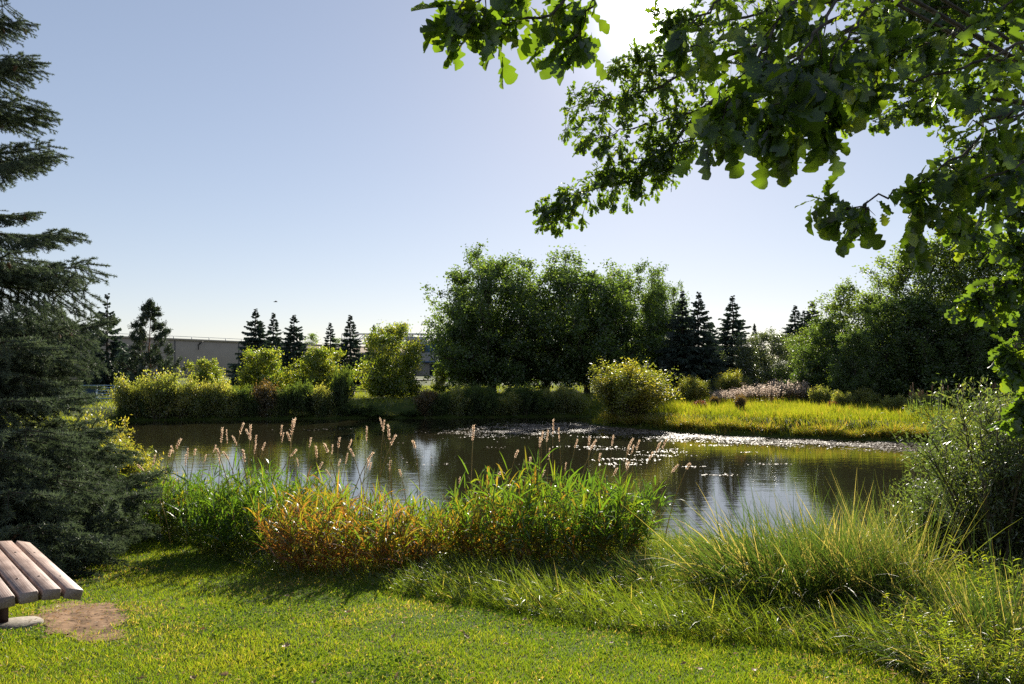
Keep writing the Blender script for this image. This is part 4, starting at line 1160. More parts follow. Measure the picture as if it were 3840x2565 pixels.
tips = [(88, 42, 10.2), (60, 10, 9.9), (112, 140, 10.1), (80, 120, 9.7), (133, 258, 10.2), (95, 215, 9.7), (150, 330, 10.1), (105, 345, 9.6),
        (106, 484, 10.5), (188, 520, 10.3), (242, 598, 10.2), (235, 660, 9.9), (252, 740, 10.3), (215, 745, 9.3), 
        (190, 775, 9.8), (150, 800, 9.0), (95, 850, 8.7), (60, 880, 9.2), (258, 978, 10.0), (205, 988, 9.2), (100, 970, 8.2), (298, 1015, 10.2), (245, 1050, 9.2), (345, 1105, 10.0), (310, 1130, 9.3), 
        (345, 1180, 10.4), (300, 1205, 9.5), (270, 1195, 10.9), (205, 1235, 8.6), (190, 1290, 8.7), (140, 1250, 8.2), (95, 1190, 8.0), (60, 1110, 7.9), (50, 900, 8.2), (60, 570, 8.9), (30, 770, 8.2), (20, 1010, 7.9), (30, 1230, 7.9),
        (180, 1075, 8.5)]
for k, (xd, yd, d) in enumerate(tips):
    z = max(pz(yd, d), gz(px(xd, d), d) + .12)
    add_bough((px(xd - 30, d), d, z), k, rb.uniform(.0, .04) if yd > 930 else rb.uniform(.02, .16), rb.uniform(-.6, .6))
for k in range(64):                         # the sides turned away from the viewer
    a = rb.uniform(.6 * pi, 1.5 * pi); z = rb.uniform(.5, 11.0)
    l = (12.5 - z) / 12.5 * 3.1
    add_bough((TX + l * cos(a), TY + l * sin(a), SZ + z), k, .1, rb.uniform(-.3, .3))
def cone_mesh():
    t = np.linspace(0, 1, 8)
    tv = tube(np.stack([0 * t, 0 * t, -.085 * t], 1), np.array([.004, .012, .016, .0165, .015, .013, .010, .004]), 8)
    r = np.random.RandomState(9)
    n = 70
    k = np.arange(n); z = -.004 - .078 * k / n; a = k * 2.4
    rad = np.interp(-z / .085, t, [.004, .012, .016, .0165, .015, .013, .010, .004])
    p = np.stack([rad * np.cos(a), rad * np.sin(a), z], 1); d = np.stack([np.cos(a) * .7, np.sin(a) * .7, -np.ones(n)], 1)
    sc = ribbons(p, d, .014, 0, .011, np.zeros(n), r, 2, side=np.stack([np.cos(a), np.sin(a), np.full(n, .6)], 1))
    V, FF, _ = join([tv, sc])
    return mesh_of('spruce_cone', V, FF, M['cone'])
cmesh = cone_mesh()
for k in range(60):
    root, v, L = bough_tips[rb.randrange(38)]
    u = rb.uniform(.55, .95)
    p = root + v * u
    p[2] += L * (-.24 * u ** 1.2 + .20 * u ** 3.2 + .04 * u) - rb.uniform(.03, .08)
    p += np.array((rb.gauss(0, .05), rb.gauss(0, .05), 0))
    link('cone', cmesh, sp, tuple(p), (rb.gauss(0, .25), rb.gauss(0, .25), rb.uniform(0, 6)), rb.uniform(.8, 1.2))

# ------------------------------------------------------------------ oak whose boughs hang into the picture from the right
def oak_leaf_template(seed):
    r = np.random.RandomState(seed)
    st = np.array([0, .08, .15, .20, .25, .31, .37, .42, .47, .53, .58, .64, .70, .77, .84, .92, 1.0])
    wd = np.array([.012, .022, .10, .17, .15, .085, .19, .27, .25, .14, .27, .36, .34, .22, .29, .24, .09])
    fw = np.array([0, 0, .02, .04, .03, 0, .02, .045, .035, 0, .02, .04, .03, 0, .03, .03, .0])
    bend = r.uniform(.05, .4); fold = r.uniform(.05, .45); tw = r.uniform(-.4, .4)
    V = []
    for i, (y, w) in enumerate(zip(st, wd)):
        zc = -bend * y * y * .6
        for sgn in (-1, 0, 1):
            ww = w * r.uniform(.8, 1.2) * (1 if sgn else 0)
            wav = .03 * sin(y * 14 + sgn + seed)
            x = sgn * ww * .76
            V.append((x, y + (fw[i] if sgn else 0), zc + fold * ww + (wav if sgn else 0) + tw * x * y))
    V = np.array(V)
    q = []
    for i in range(len(st) - 1):
        a = i * 3
        q += [(a, a + 1, a + 4, a + 3), (a + 1, a + 2, a + 5, a + 4)]
    return V, [np.array(q)]
OLT = [oak_leaf_template(k) for k in range(6)]
OX, OY = 6.7, 6.4
OZ = gz(OX, OY)
oak = empty('oak_tree', (0, 0, 0), 0, 1, 'oak with hanging lobed leaves reaching in from the top right', 'oak tree')
pts = smooth_path([(OX, OY, OZ - .1), (OX + .05, OY, OZ + 1.2), (OX - .1, OY + .1, OZ + 2.6), (OX - .2, OY + .2, OZ + 4.5), (OX + .1, OY + .3, OZ + 7.5)], 16)
tv = tube(pts, np.r_[.52, .40, np.linspace(.36, .14, 14)], 14)
link('trunk', mesh_of('oak_trunk', tv[0], tv[1], M['oakbark'], smooth=True), oak)
def oak_branch(path, n_tw, tw_len, leaf, per, seed, r0=.03, u0=0.0, hang=.5, limb_from=3.2, spreadv=1.0, sub=2, maxdrop=None):
    """path: list of points (picture column, row, distance); twigs and leaves grow from it beyond fraction u0"""
    r = np.random.RandomState(seed)
    if leaf > .13: n_tw = int(n_tw * (.62 if 431 <= seed <= 433 else .40 if seed > 441 else .5)); per = max(2, per - 1); leaf *= .93
    if seed > 450: n_tw = int(n_tw * .75); leaf *= .92
    W = np.array([P(*p) for p in path])
    W = smooth_path(W, 26)
    W[1:-1] += r.normal(0, .012, (24, 3)) * np.linspace(.3, 1.5, 24)[:, None]
    b = np.array((OX - .1, OY + .1, OZ + limb_from))
    m = (b + W[0]) / 2 + np.array((0, 0, .25))
    limb = bez(b, m, W[0], 8)[:-1]
    full = np.concatenate([limb, W])
    T = [(full, np.r_[np.linspace(r0 * 2.2, r0 * .85, 7), np.linspace(r0 * .8, .003, 26)])]
    LP, LA, LU = [], [], []
    tl = np.linspace(0, 1, 26)
    def cluster(p, d, k):
        for _ in range(k):
            a = nrm(d * r.uniform(.3, 1.0) + r.normal(0, .66, 3) + np.array((0, 0, -hang)))
            LP.append(p + r.normal(0, .19 * leaf, 3) - d * leaf * r.uniform(0, .5)); LA.append(a)
            LU.append(nrm(np.array((r.normal(0, .8), r.normal(0, .8) - .25, 1.0))))
    n_in = int(n_tw * u0 * .3)
    for i in range(-n_in, n_tw):
        u = min(1, u0 + (1 - u0) * (i + r.rand()) / n_tw) if i >= 0 else u0 * r.rand()
        p = np.array([np.interp(u, tl, W[:, c]) for c in range(3)])
        fw = nrm(np.array([np.interp(min(1, u + .05), tl, W[:, c]) - np.interp(u - .05, tl, W[:, c]) for c in range(3)]))
        d = nrm(fw * .65 + r.normal(0, .75 * spreadv, 3) + np.array((0, 0, -.22 * hang)))
        l = tw_len * r.uniform(.5, 1.2) * (1 - .35 * u)
        q1 = p + d * l * .5 + r.normal(0, .06 * l, 3)
        q2 = p + d * l + r.normal(0, .06 * l, 3) + np.array((0, 0, -.15 * l * hang))
        T.append((np.array([p, q1, q2]), np.array([.22, .16, .09]) * max(.016, r0 * .55)))
        cluster(q2, nrm(q2 - q1), per)
        cluster(q1, nrm(q2 - p), max(1, per // 3))
        for s in range(sub):
            w = r.uniform(.3, .95)
            s0 = p + (q2 - p) * w
            sdv = nrm(d * .6 + r.normal(0, .8, 3) + np.array((0, 0, -.15 * hang)))
            s1 = s0 + sdv * l * r.uniform(.25, .5)
            T.append((np.array([s0, (s0 + s1) / 2, s1]), np.array([.13, .1, .06]) * max(.016, r0 * .5)))
            cluster(s1, sdv, per)
    cluster(W[-1], nrm(W[-1] - W[-3]), per + 2)
    LP = np.array(LP); LA = np.array(LA); LU = np.array(LU)
    n = len(LP)
    tt = r.randint(0, 6, n)
    parts = []
    for k in range(6):
        s = tt == k
        if s.any():
            parts.append(scatter(OLT[k][0], OLT[k][1], LP[s], LA[s], LU[s], leaf * r.uniform(.6, 1.15, s.sum()), np.clip(r.normal(.45, .25, s.sum()), 0, 1)))
    V, FF, R = join(parts)
    tv = tubes(T, 6)
    br = link('branch', mesh_of('oak_branch', tv[0], tv[1], M['oakbark'], smooth=True), oak)
    link('foliage', mesh_of('oak_foliage', V, FF, M['oak'], R), br)
    return n
nl = 0
# big leaves close by, top middle
nl += oak_branch([(1700, -210, 3.9), (1450, -110, 3.5), (1300, 10, 3.35), (1150, 55, 3.3), (1040, 75, 3.3)], 17, .20, .155, 4, 401, .012, .42, .55)
nl += oak_branch([(1640, -240, 3.9), (1480, -100, 3.6), (1370, -10, 3.5), (1330, 60, 3.45), (1305, 120, 3.45)], 10, .15, .145, 4, 402, .010, .5, .9, spreadv=.7)
nl += oak_branch([(1560, -240, 3.7), (1330, -120, 3.3), (1150, -30, 3.2), (1050, 20, 3.2)], 10, .17, .15, 4, 403, .010, .45, .6)
# small leaves further out, the hanging bough in the middle
S = .098
nl += oak_branch([(2250, -120, 8.2), (1950, 30, 8.6), (1720, 110, 8.9), (1560, 172, 9.0), (1500, 205, 9.0), (1400, 228, 9.0), (1300, 250, 9.0)], 56, .42, S, 6, 411, .035, .30, .5)
nl += oak_branch([(2200, -60, 8.0), (1900, 90, 8.4), (1680, 200, 8.7), (1565, 300, 8.8), (1530, 355, 8.8), (1480, 405, 8.8), (1380, 430, 8.8), (1300, 455, 8.8), (1250, 490, 8.8)], 78, .38, S, 6, 412, .04, .38, .5)
nl += oak_branch([(2150, -140, 8.6), (1800, 20, 8.9), (1600, 110, 9.1), (1480, 135, 9.2), (1420, 165, 9.2)], 34, .36, S, 6, 413, .03, .42, .4)
nl += oak_branch([(1900, 90, 8.4), (1700, 210, 8.6), (1560, 265, 8.8), (1430, 300, 8.8), (1350, 320, 8.8)], 36, .40, S, 6, 414, .022, .3, .5, limb_from=4.2)
nl += oak_branch([(1800, 190, 8.5), (1640, 290, 8.6), (1500, 350, 8.7), (1400, 380, 8.7)], 30, .36, S, 6, 415, .02, .3, .5, limb_from=4.0)
nl += oak_branch([(2200, -120, 7.8), (1950, -10, 8.0), (1750, 30, 8.2), (1600, 60, 8.4), (1540, 60, 8.4)], 46, .42, S * 1.05, 6, 416, .03, .25, .4)
nl += oak_branch([(2250, -40, 7.6), (2020, 60, 7.8), (1850, 150, 7.9), (1720, 230, 8.0), (1650, 300, 8.1)], 50, .42, S * 1.05, 6, 417, .03, .2, .5)
nl += oak_branch([(2400, -60, 7.2), (2150, 40, 7.3), (1980, 150, 7.4), (1880, 230, 7.5), (1800, 290, 7.5)], 50, .44, S * 1.1, 6, 418, .03, .15, .5)
nl += oak_branch([(2480, 0, 6.8), (2250, 60, 6.9), (2080, 110, 7.0), (1960, 140, 7.0)], 46, .42, S * 1.1, 6, 419, .028, .1, .4)
nl += oak_branch([(2500, 140, 6.6), (2330, 170, 6.7), (2180, 220, 6.8), (2050, 250, 6.9)], 40, .40, S * 1.1, 6, 420, .025, .1, .5)
nl += oak_branch([(2450, -130, 6.8), (2300, -20, 6.9), (2150, 20, 7.0), (2020, 30, 7.0)], 44, .42, S * 1.1, 6, 421, .025, .1, .4)
nl += oak_branch([(2520, 250, 6.2), (2400, 290, 6.3), (2280, 340, 6.4), (2170, 400, 6.5)], 30, .36, S * 1.1, 6, 422, .022, .15, .5)
# dark hanging sprays close by
nl += oak_branch([(2050, -200, 3.9), (1880, -60, 3.6), (1760, 90, 3.4), (1690, 200, 3.35), (1650, 300, 3.3)], 22, .20, .165, 4, 431, .012, .25, .95, spreadv=.8)
nl += oak_branch([(2100, -200, 3.8), (1950, -40, 3.5), (1850, 110, 3.3), (1790, 240, 3.2), (1765, 310, 3.2)], 20, .17, .165, 4, 432, .012, .3, 1.0, spreadv=.7)
nl += oak_branch([(2200, -200, 3.9), (2040, -40, 3.6), (1940, 90, 3.4), (1890, 210, 3.3), (1880, 280, 3.3)], 18, .17, .16, 4, 433, .011, .3, 1.0, spreadv=.7)
nl += oak_branch([(1850, -180, 3.8), (1700, -40, 3.6), (1580, 60, 3.5), (1545, 130, 3.5)], 10, .16, .15, 3, 434, .010, .35, .8, spreadv=.7)
# right side, close
nl += oak_branch([(2700, 120, 4.2), (2450, 200, 3.9), (2260, 310, 3.7), (2130, 410, 3.6), (2010, 455, 3.6), (1930, 480, 3.6)], 24, .20, .15, 4, 441, .014, .35, .6)
nl += oak_branch([(2700, 260, 4.2), (2460, 320, 3.9), (2280, 400, 3.75), (2150, 470, 3.7), (2100, 530, 3.7)], 18, .17, .14, 4, 442, .012, .35, .8)
nl += oak_branch([(2700, -40, 4.0), (2420, 60, 3.7), (2220, 150, 3.55), (2060, 190, 3.5), (1960, 220, 3.5)], 20, .20, .16, 4, 443, .013, .3, .6)
nl += oak_branch([(2650, -150, 4.0), (2400, -40, 3.8), (2220, 60, 3.7), (2100, 110, 3.6)], 16, .18, .15, 4, 444, .012, .3, .7)
nl += oak_branch([(2720, 320, 4.4), (2500, 350, 4.1), (2360, 410, 4.0), (2230, 430, 3.9)], 16, .18, .15, 4, 445, .012, .3, .7)
nl += oak_branch([(2600, 220, 3.6), (2450, 230, 3.4), (2320, 260, 3.3), (2220, 290, 3.3)], 12, .16, .15, 4, 446, .011, .3, .7)
# right edge, hanging down
nl += oak_branch([(2800, 360, 5.4), (2520, 430, 5.2), (2380, 470, 5.1), (2270, 510, 5.0), (2190, 500, 5.0)], 26, .22, .115, 5, 451, .016, .35, .5)
nl += oak_branch([(2800, 500, 5.3), (2520, 540, 5.1), (2400, 590, 5.0), (2300, 650, 4.9), (2240, 680, 4.9)], 28, .22, .12, 5, 452, .018, .35, .6)
nl += oak_branch([(2800, 620, 5.2), (2550, 640, 5.0), (2430, 700, 4.9), (2350, 780, 4.8), (2310, 830, 4.8)], 24, .20, .12, 5, 453, .016, .35, .7)
nl += oak_branch([(2800, 700, 5.1), (2560, 740, 4.9), (2440, 820, 4.8), (2370, 900, 4.7), (2335, 960, 4.7)], 24, .18, .12, 5, 454, .015, .35, .8)
nl += oak_branch([(2800, 430, 5.0), (2560, 450, 4.9), (2420, 520, 4.8), (2320, 570, 4.8)], 24, .22, .12, 5, 455, .015, .3, .6)
nl += oak_branch([(2800, 340, 5.6), (2560, 340, 5.5), (2400, 360, 5.4), (2270, 400, 5.4)], 26, .25, .115, 5, 456, .016, .25, .5)
print('oak leaves', nl)

rr = random.Random(21)
M['deadleaf'] = leaf_mat('fallen_leaf', [(0, (.16, .09, .045)), (1, (.34, .22, .12))], (1.2, 1.1, .9), .25, .05, .5)
LM = []
for k in range(4):
    V, q = OLT[k]
    V = V.copy(); V[:, 2] += .35 * V[:, 0] ** 2 * 4 - .15 * np.sin(V[:, 1] * 3)
    LM.append(mesh_of('fallen_leaf', V - np.array((0, .5, V[:, 2].min())), q, M['deadleaf'], np.full(len(V), .2 + .2 * k)))
for k in range(34):
    y = 4.7 + 4.2 * rr.random() ** 1.2
    x = rr.uniform(-.6, .62) * y
    if y > lawn_edge(x) - .1: continue
    o = link('fallen_leaf', LM[rr.randrange(4)], None, (x, y, gz(x, y) + .028), (rr.gauss(0, .3), rr.gauss(0, .3), rr.uniform(0, 6)), rr.uniform(.05, .09))
    tag(o, 'small brown dead leaf lying on the sunlit lawn', 'fallen leaf', 'dead leaves on the lawn')
# ------------------------------------------------------------------ bench
def wood_mat():
    m, nt, out = new_mat('weathered_painted_wood')
    b = nt.nodes.new('ShaderNodeBsdfPrincipled')
    tc = nt.nodes.new('ShaderNodeTexCoord'); mp = nt.nodes.new('ShaderNodeMapping'); mp.inputs['Scale'].default_value = (.8, 34, 34)
    no = nt.nodes.new('ShaderNodeTexNoise'); no.inputs['Scale'].default_value = 3; no.inputs['Detail'].default_value = 8; no.inputs['Distortion'].default_value = .6
    nt.links.new(tc.outputs['Object'], mp.inputs[0]); nt.links.new(mp.outputs[0], no.inputs['Vector'])
    n2 = nt.nodes.new('ShaderNodeTexNoise'); n2.inputs['Scale'].default_value = 5; n2.inputs['Detail'].default_value = 5
    nt.links.new(tc.outputs['Object'], n2.inputs['Vector'])
    c = ramp(nt, no.outputs['Fac'], [(.28, (.14, .08, .062)), (.42, (.29, .195, .16)), (.58, (.36, .26, .22)), (.75, (.44, .33, .285))])
    c2 = ramp(nt, n2.outputs['Fac'], [(.3, (.62, .58, .56)), (.55, (1, 1, 1)), (.7, (1.1, 1.12, 1.12))])
    mul = nt.nodes.new('ShaderNodeMix'); mul.data_type = 'RGBA'; mul.blend_type = 'MULTIPLY'; mul.inputs[0].default_value = 1
    nt.links.new(c, mul.inputs[6]); nt.links.new(c2, mul.inputs[7]); nt.links.new(mul.outputs[2], b.inputs['Base Color'])
    b.inputs['Roughness'].default_value = .55
    bp = nt.nodes.new('ShaderNodeBump'); bp.inputs['Strength'].default_value = .5; bp.inputs['Distance'].default_value = .004
    nt.links.new(no.outputs['Fac'], bp.inputs['Height']); nt.links.new(bp.outputs[0], b.inputs['Normal'])
    nt.links.new(b.outputs[0], out.inputs['Surface'])
    return m
M['wood'] = wood_mat()
M['brownmetal'] = rough_mat('dark_brown_painted_metal', (.035, .016, .013), (.06, .028, .022), 12, .45, .1)
M['concrete'] = rough_mat('concrete', (.20, .17, .14), (.34, .30, .25), 30, .9, .3)
BZ = gz(-4.0, 6.4)
bn = empty('park_bench', (-3.1, 5.55, BZ), math.atan2(.75, -.66), 1, 'slatted wooden park bench cut off by the left picture edge', 'bench')
# local x runs along the slats away from the viewer, local y across the seat to the left
def bevel_box(bm_list, c, size, rotx):
    x0, y0, z0 = -size[0] / 2, -size[1] / 2, -size[2] / 2
    bv = .006
    prof = [(y0 + bv, z0), (-y0 - bv, z0), (-y0, z0 + bv), (-y0, -z0 - bv), (-y0 - bv, -z0), (y0 + bv, -z0), (y0, -z0 - bv), (y0, z0 + bv)]
    xs = [x0, x0 + .006, -x0 - .006, -x0]
    V = []
    for i, xx in enumerate(xs):
        k = .93 if i in (0, 3) else 1.0
        for (yy, zz) in prof:
            yy, zz = yy * k, zz * k
            V.append((xx + c[0], yy * cos(rotx) - zz * sin(rotx) + c[1], yy * sin(rotx) + zz * cos(rotx) + c[2]))
    q = []
    for i in range(3):
        for j in range(8):
            q.append((i * 8 + j, i * 8 + (j + 1) % 8, (i + 1) * 8 + (j + 1) % 8, (i + 1) * 8 + j))
    caps = [tuple(range(7, -1, -1)), tuple(range(24, 32))]
    bm_list.append((np.array(V), [np.array(q), np.array(caps)], np.zeros(32)))
sl = []
seat_z = .08 - BZ
zz = [(-.004, -.30), (.021, -.10), (.026, .02), (.018, .06), (.005, .08), (-.012, .12)]
for k in range(6):
    bevel_box(sl, (1.02, .06 + .138 * k, seat_z - .035 + zz[k][0]), (2.04, .115, .075), zz[k][1] * -1)
V, FF, R = join(sl)
link('seat', mesh_of('bench_seat', V, FF, M['wood']), bn)
for k in range(6):
    for lx in (.45, 1.45):
        V, FF, R = tube(np.array([(lx, .06 + .138 * k, seat_z + zz[k][0] + .001), (lx, .06 + .138 * k, seat_z + zz[k][0] + .007)]), np.array([.011, .010]), 10)
        link('bolt', mesh_of('bench_bolt', V, FF, M['brownmetal']), bn)
for lx, ly in ((1.45, .30), (.45, .62), (1.45, .72)):
    V, FF, R = join([bbox_part((lx - .045, ly - .045, -.1), (lx + .045, ly + .045, seat_z - .145))])
    link('leg', mesh_of('bench_leg', V, FF, M['brownmetal']), bn)
for lx in (.45, 1.45):
    V, FF, R = join([bbox_part((lx - .04, .02, seat_z - .145), (lx + .04, .86, seat_z - .085))])
    link('bracket', mesh_of('bench_bracket', V, FF, M['brownmetal']), bn)
t = np.linspace(0, 2 * pi, 28, endpoint=False)
rg = 1 + .05 * np.sin(3 * t) + .03 * np.sin(5 * t + 1)
ring = np.stack([.17 * rg * np.cos(t), .15 * rg * np.sin(t)], 1)
V = np.concatenate([np.c_[ring, np.full(28, -.1)], np.c_[ring, np.full(28, .018)], np.c_[ring * .93, np.full(28, .03)]])
q = [(i + 28 * k, (i + 1) % 28 + 28 * k, (i + 1) % 28 + 28 * (k + 1), i + 28 * (k + 1)) for k in range(2) for i in range(28)]
fx, fy = px(45, 6.45), 6.45
ft = link('concrete_footing', mesh_of('concrete_footing', V, [np.array(q), np.array([tuple(range(56, 84))])], M['concrete']), None, (fx, fy, gz(fx, fy)))
tag(ft, 'round concrete footing in the lawn at the bench leg', 'footing')

# ------------------------------------------------------------------ railing, buildings, car, far bench, bird
M['bluerail'] = rough_mat('pale_blue_painted_steel', (.22, .33, .46), (.30, .42, .56), 6, .4, 0)
M['bluepanel'] = rough_mat('dark_blue_sheet', (.03, .055, .085), (.05, .08, .115), 5, .5, 0)
M['beige'] = rough_mat('beige_render', (.30, .265, .22), (.34, .30, .255), 3, .85, .05)
M['taupe'] = rough_mat('taupe_concrete_panels', (.36, .295, .23), (.41, .34, .265), .6, .85, .05)
M['whitesteel'] = rough_mat('white_painted_steel', (.6, .6, .58), (.72, .72, .7), 5, .5, 0)
M['bluesteel'] = rough_mat('blue_corrugated_steel', (.075, .14, .25), (.10, .18, .30), 4, .45, 0)
M['darkglass'] = rough_mat('dark_window_glass', (.015, .02, .025), (.02, .028, .035), 2, .08, 0, spec=.6)
M['asphalt'] = rough_mat('asphalt', (.05, .05, .05), (.08, .078, .075), 30, .9, .2)
M['carpaint'] = rough_mat('silver_car_paint', (.35, .37, .40), (.40, .42, .45), 2, .25, 0, spec=.6)
M['tyre'] = rough_mat('tyre_rubber', (.015, .015, .015), (.025, .025, .025), 20, .8, 0)
M['bird'] = rough_mat('grey_feathers', (.10, .10, .11), (.2, .2, .2), 30, .8, 0)
# railing of the little bridge
rd = 54.0
x0, x1 = px(140, rd), px(262, rd)
zt = pz(882.5, rd)
rl = empty('bridge_railing', ((x0 + x1) / 2, rd, zt - 1.25), 0, 1, 'pale blue steel railing at the left bank in front of dark spruces', 'railing')
hw = (x1 - x0) / 2
for k, xx in enumerate(np.linspace(-hw, hw, 4)):
    V, FF, R = bar_part((xx, 0, 0), (xx, 0, 1.25), .07); link('post', mesh_of('railing_post', V, FF, M['bluerail']), rl)
for zz_ in (1.22, 1.05, .85, .66, .48, .3, .1):
    if zz_ in (.85, .66, .48): V, FF, R = bar_part((hw / 3 + .04, -.045, zz_), (hw - .04, -.045, zz_), .05)
    else: V, FF, R = bar_part((-hw - .5, -.045, zz_), (hw + .5, -.045, zz_), .06)
    link('rail', mesh_of('railing_rail', V, FF, M['bluerail']), rl)
V, FF, R = bbox_part((-hw - .5, .05, .16), (hw / 3, .09, 1.0)); link('panel', mesh_of('railing_panel', V, FF, M['bluepanel']), rl)

# warehouse
M['greyjoint'] = rough_mat('dark_joint_strip', (.13, .115, .10), (.17, .15, .13), 3, .85, 0)
A = np.array((px(120, 98), 98.0)); B = np.array((px(1010, 176), 176.0))
wdir = (B - A) / np.linalg.norm(B - A); wn = np.array((-wdir[1], wdir[0]))
wl = np.linalg.norm(B - A)
ang = math.atan2(wdir[1], wdir[0])
wh = empty('warehouse', (A[0], A[1], -1.0), ang, 1, 'long taupe warehouse with a flat roof behind the left spruces', 'building')
roofz = 6.35 + 1.0
V, FF, R = bbox_part((0, 0, -1), (wl, 40, roofz - .3)); link('wall', mesh_of('warehouse_wall', V, FF, M['taupe']), wh)
V, FF, R = bbox_part((-.15, -.12, roofz - .297), (wl + .15, 40.15, roofz)); link('roof_coping', mesh_of('warehouse_coping', V, FF, M['taupe']), wh)
parts = [bar_part((x_, .15, roofz + .003), (x_, .15, roofz + .38), .07) for x_ in np.arange(2, wl, 3.2)] + [bar_part((0, .15, roofz + .33), (wl, .15, roofz + .33), .06)]
V, FF, R = join(parts); link('roof_rail', mesh_of('warehouse_roof_rail', V, FF, M['whitesteel']), wh)
parts = [bbox_part((x_, -.02, 0), (x_ + .22, -.002, roofz - .35)) for x_ in np.arange(6, wl, 12.0)]
V, FF, R = join(parts); link('panel_joint', mesh_of('warehouse_joint', V, FF, M['greyjoint']), wh)
u0 = 22.0
V, FF, R = join([bar_part((u0, -.35, roofz - .9), (u0 + .9, -.35, roofz - .25), .12), bar_part((u0 + .1, -.25, roofz - 1.6), (u0 + .1, -.25, roofz - .8), .1), bar_part((u0 + .4, -.02, roofz - .55), (u0 + .4, -.4, roofz - .55), .1)])
link('wall_lamp', mesh_of('warehouse_lamp', V, FF, M['tyre']), wh)

# beige and blue hall
bd = 150.0
hl_, hr_ = px(820, bd), px(1560, bd)
bl = empty('hall_building', (hl_, bd, -.6), 0, 1, 'beige hall with a blue corrugated upper storey behind the poplars', 'building')
Wd = hr_ - hl_
zb = pz(803, bd) + .6; zm = pz(808, bd) + .6; ztop = pz(782, bd) + .6
blx = px(975, bd) - hl_
V, FF, R = bbox_part((0, 0, -1), (Wd, 30, zm)); link('wall', mesh_of('hall_wall', V, FF, M['beige']), bl)
parts = [bbox_part((blx, .3, zm + .003), (Wd - .3, 29, ztop))] + [bbox_part((x_, .18, zm + .003), (x_ + .28, .297, ztop - .05)) for x_ in np.arange(blx, Wd - .6, .62)]
V, FF, R = join(parts); link('corrugated_storey', mesh_of('hall_storey', V, FF, M['bluesteel']), bl)
wx = px(985, bd) - hl_
for k in range(7):
    V, FF, R = bbox_part((wx + k * 5.2, -.06, 1.2), (wx + k * 5.2 + 2.6, -.004, 3.4)); wo = link('window', mesh_of('hall_window', V, FF, M['darkglass']), bl)
    V, FF, R = join([bbox_part((wx + k * 5.2 - .12, -.1, 1.08), (wx + k * 5.2 + 2.72, -.062, 1.2)), bbox_part((wx + k * 5.2 - .12, -.1, 3.4), (wx + k * 5.2 + 2.72, -.062, 3.52)), bbox_part((wx + k * 5.2 + 1.26, -.1, 1.2), (wx + k * 5.2 + 1.34, -.062, 3.4))])
    link('window_frame', mesh_of('hall_window_frame', V, FF, M['whitesteel']), wo)
V, FF, R = bbox_part((wx - 1.5, -1.6, 3.7), (Wd, -.003, 3.95)); link('canopy', mesh_of('hall_canopy', V, FF, M['bluesteel']), bl)
parts = [bbox_part((px(860, bd) - hl_, 4, zm + .002), (px(905, bd) - hl_, 9, zm + 1.6)), bbox_part((px(925, bd) - hl_, 4, zm + .002), (px(968, bd) - hl_, 9, zm + 3.2))]
V, FF, R = join(parts); link('roof_unit', mesh_of('hall_roof_unit', V, FF, M['beige']), bl)
# steel roof truss
td_ = 148.0
tx0, tx1 = px(768, td_), px(1090, td_)
tzb, tzt = pz(785, td_), pz(762, td_)
tr = empty('roof_truss', (tx0, td_ + 6, tzb), 0, 1, 'long pale steel truss standing above the roofs', 'truss')
tw_ = tx1 - tx0; th_ = tzt - tzb
parts = []
for yy in (0, 2.2):
    parts += [bar_part((0, yy, 0), (tw_, yy, 0), .2), bar_part((0, yy, th_), (tw_, yy, th_), .22), bar_part((0, yy, th_ * .5), (tw_, yy, th_ * .5), .1)]
    nb = 12
    for k in range(nb + 1):
        parts.append(bar_part((tw_ * k / nb, yy, .1), (tw_ * k / nb, yy, th_ - .1), .15))
        if k < nb: parts.append(bar_part((tw_ * k / nb + .1, yy, .1 if k % 2 else th_ - .1), (tw_ * (k + 1) / nb - .1, yy, th_ - .1 if k % 2 else .1), .12))
for k in range(nb + 1):
    parts.append(bar_part((tw_ * k / nb, .1, th_), (tw_ * k / nb, 2.1, th_), .12))
V, FF, R = join(parts); link('lattice', mesh_of('truss_lattice', V, FF, M['whitesteel']), tr)
for k in (1, 5, 9, 12):
    V, FF, R = bar_part((tw_ * k / nb, 1.1, -tzb - .5), (tw_ * k / nb, 1.1, -.1), .3); link('support', mesh_of('truss_support', V, FF, M['whitesteel']), tr)

# road strip and parked car under the poplars
xx = np.linspace(-40, 30, 71); yy = np.array([95., 101.])
Xr, Yr = np.meshgrid(xx, yy)
Zr = ground_h(Xr, Yr); 
Zr = np.maximum(Zr, Zr.max(0, keepdims=True)) + .012
i = np.arange(70)
o = link('road', mesh_of('road', np.stack([Xr, Yr, Zr], -1).reshape(-1, 3), [np.stack([i, i + 1, i + 72, i + 71], 1)], M['asphalt']))
tag(o, kind='structure', label='grey road strip behind the far bank', cat='road')
cx, cy = px(1284, 98), 98.0
car = empty('parked_car', (cx, cy, gz(cx, cy) + .03), radians(80), 1, 'silver car glinting between the poplar trunks', 'car')
prof = [(-2.15, .35), (-2.2, .75), (-1.9, .95), (-1.2, 1.02), (-.6, 1.42), (.7, 1.45), (1.35, 1.02), (2.0, .92), (2.2, .7), (2.15, .35)]
V = []
for s in (-1, 1):
    for (a_, z_) in prof:
        wdt = .86 - (.16 if z_ > 1.1 else 0)
        V.append((a_, s * wdt, z_))
k = len(prof)
q = [(i, (i + 1) % k, (i + 1) % k + k, i + k) for i in range(k)]
link('body', mesh_of('car_body', V, [np.array(q), np.array([tuple(range(k - 1, -1, -1)), tuple(range(k, 2 * k))])], M['carpaint']), car)
V = [(-1.16, -.75, 1.045), (-1.16, .75, 1.045), (-.62, .66, 1.415), (-.62, -.66, 1.415)]
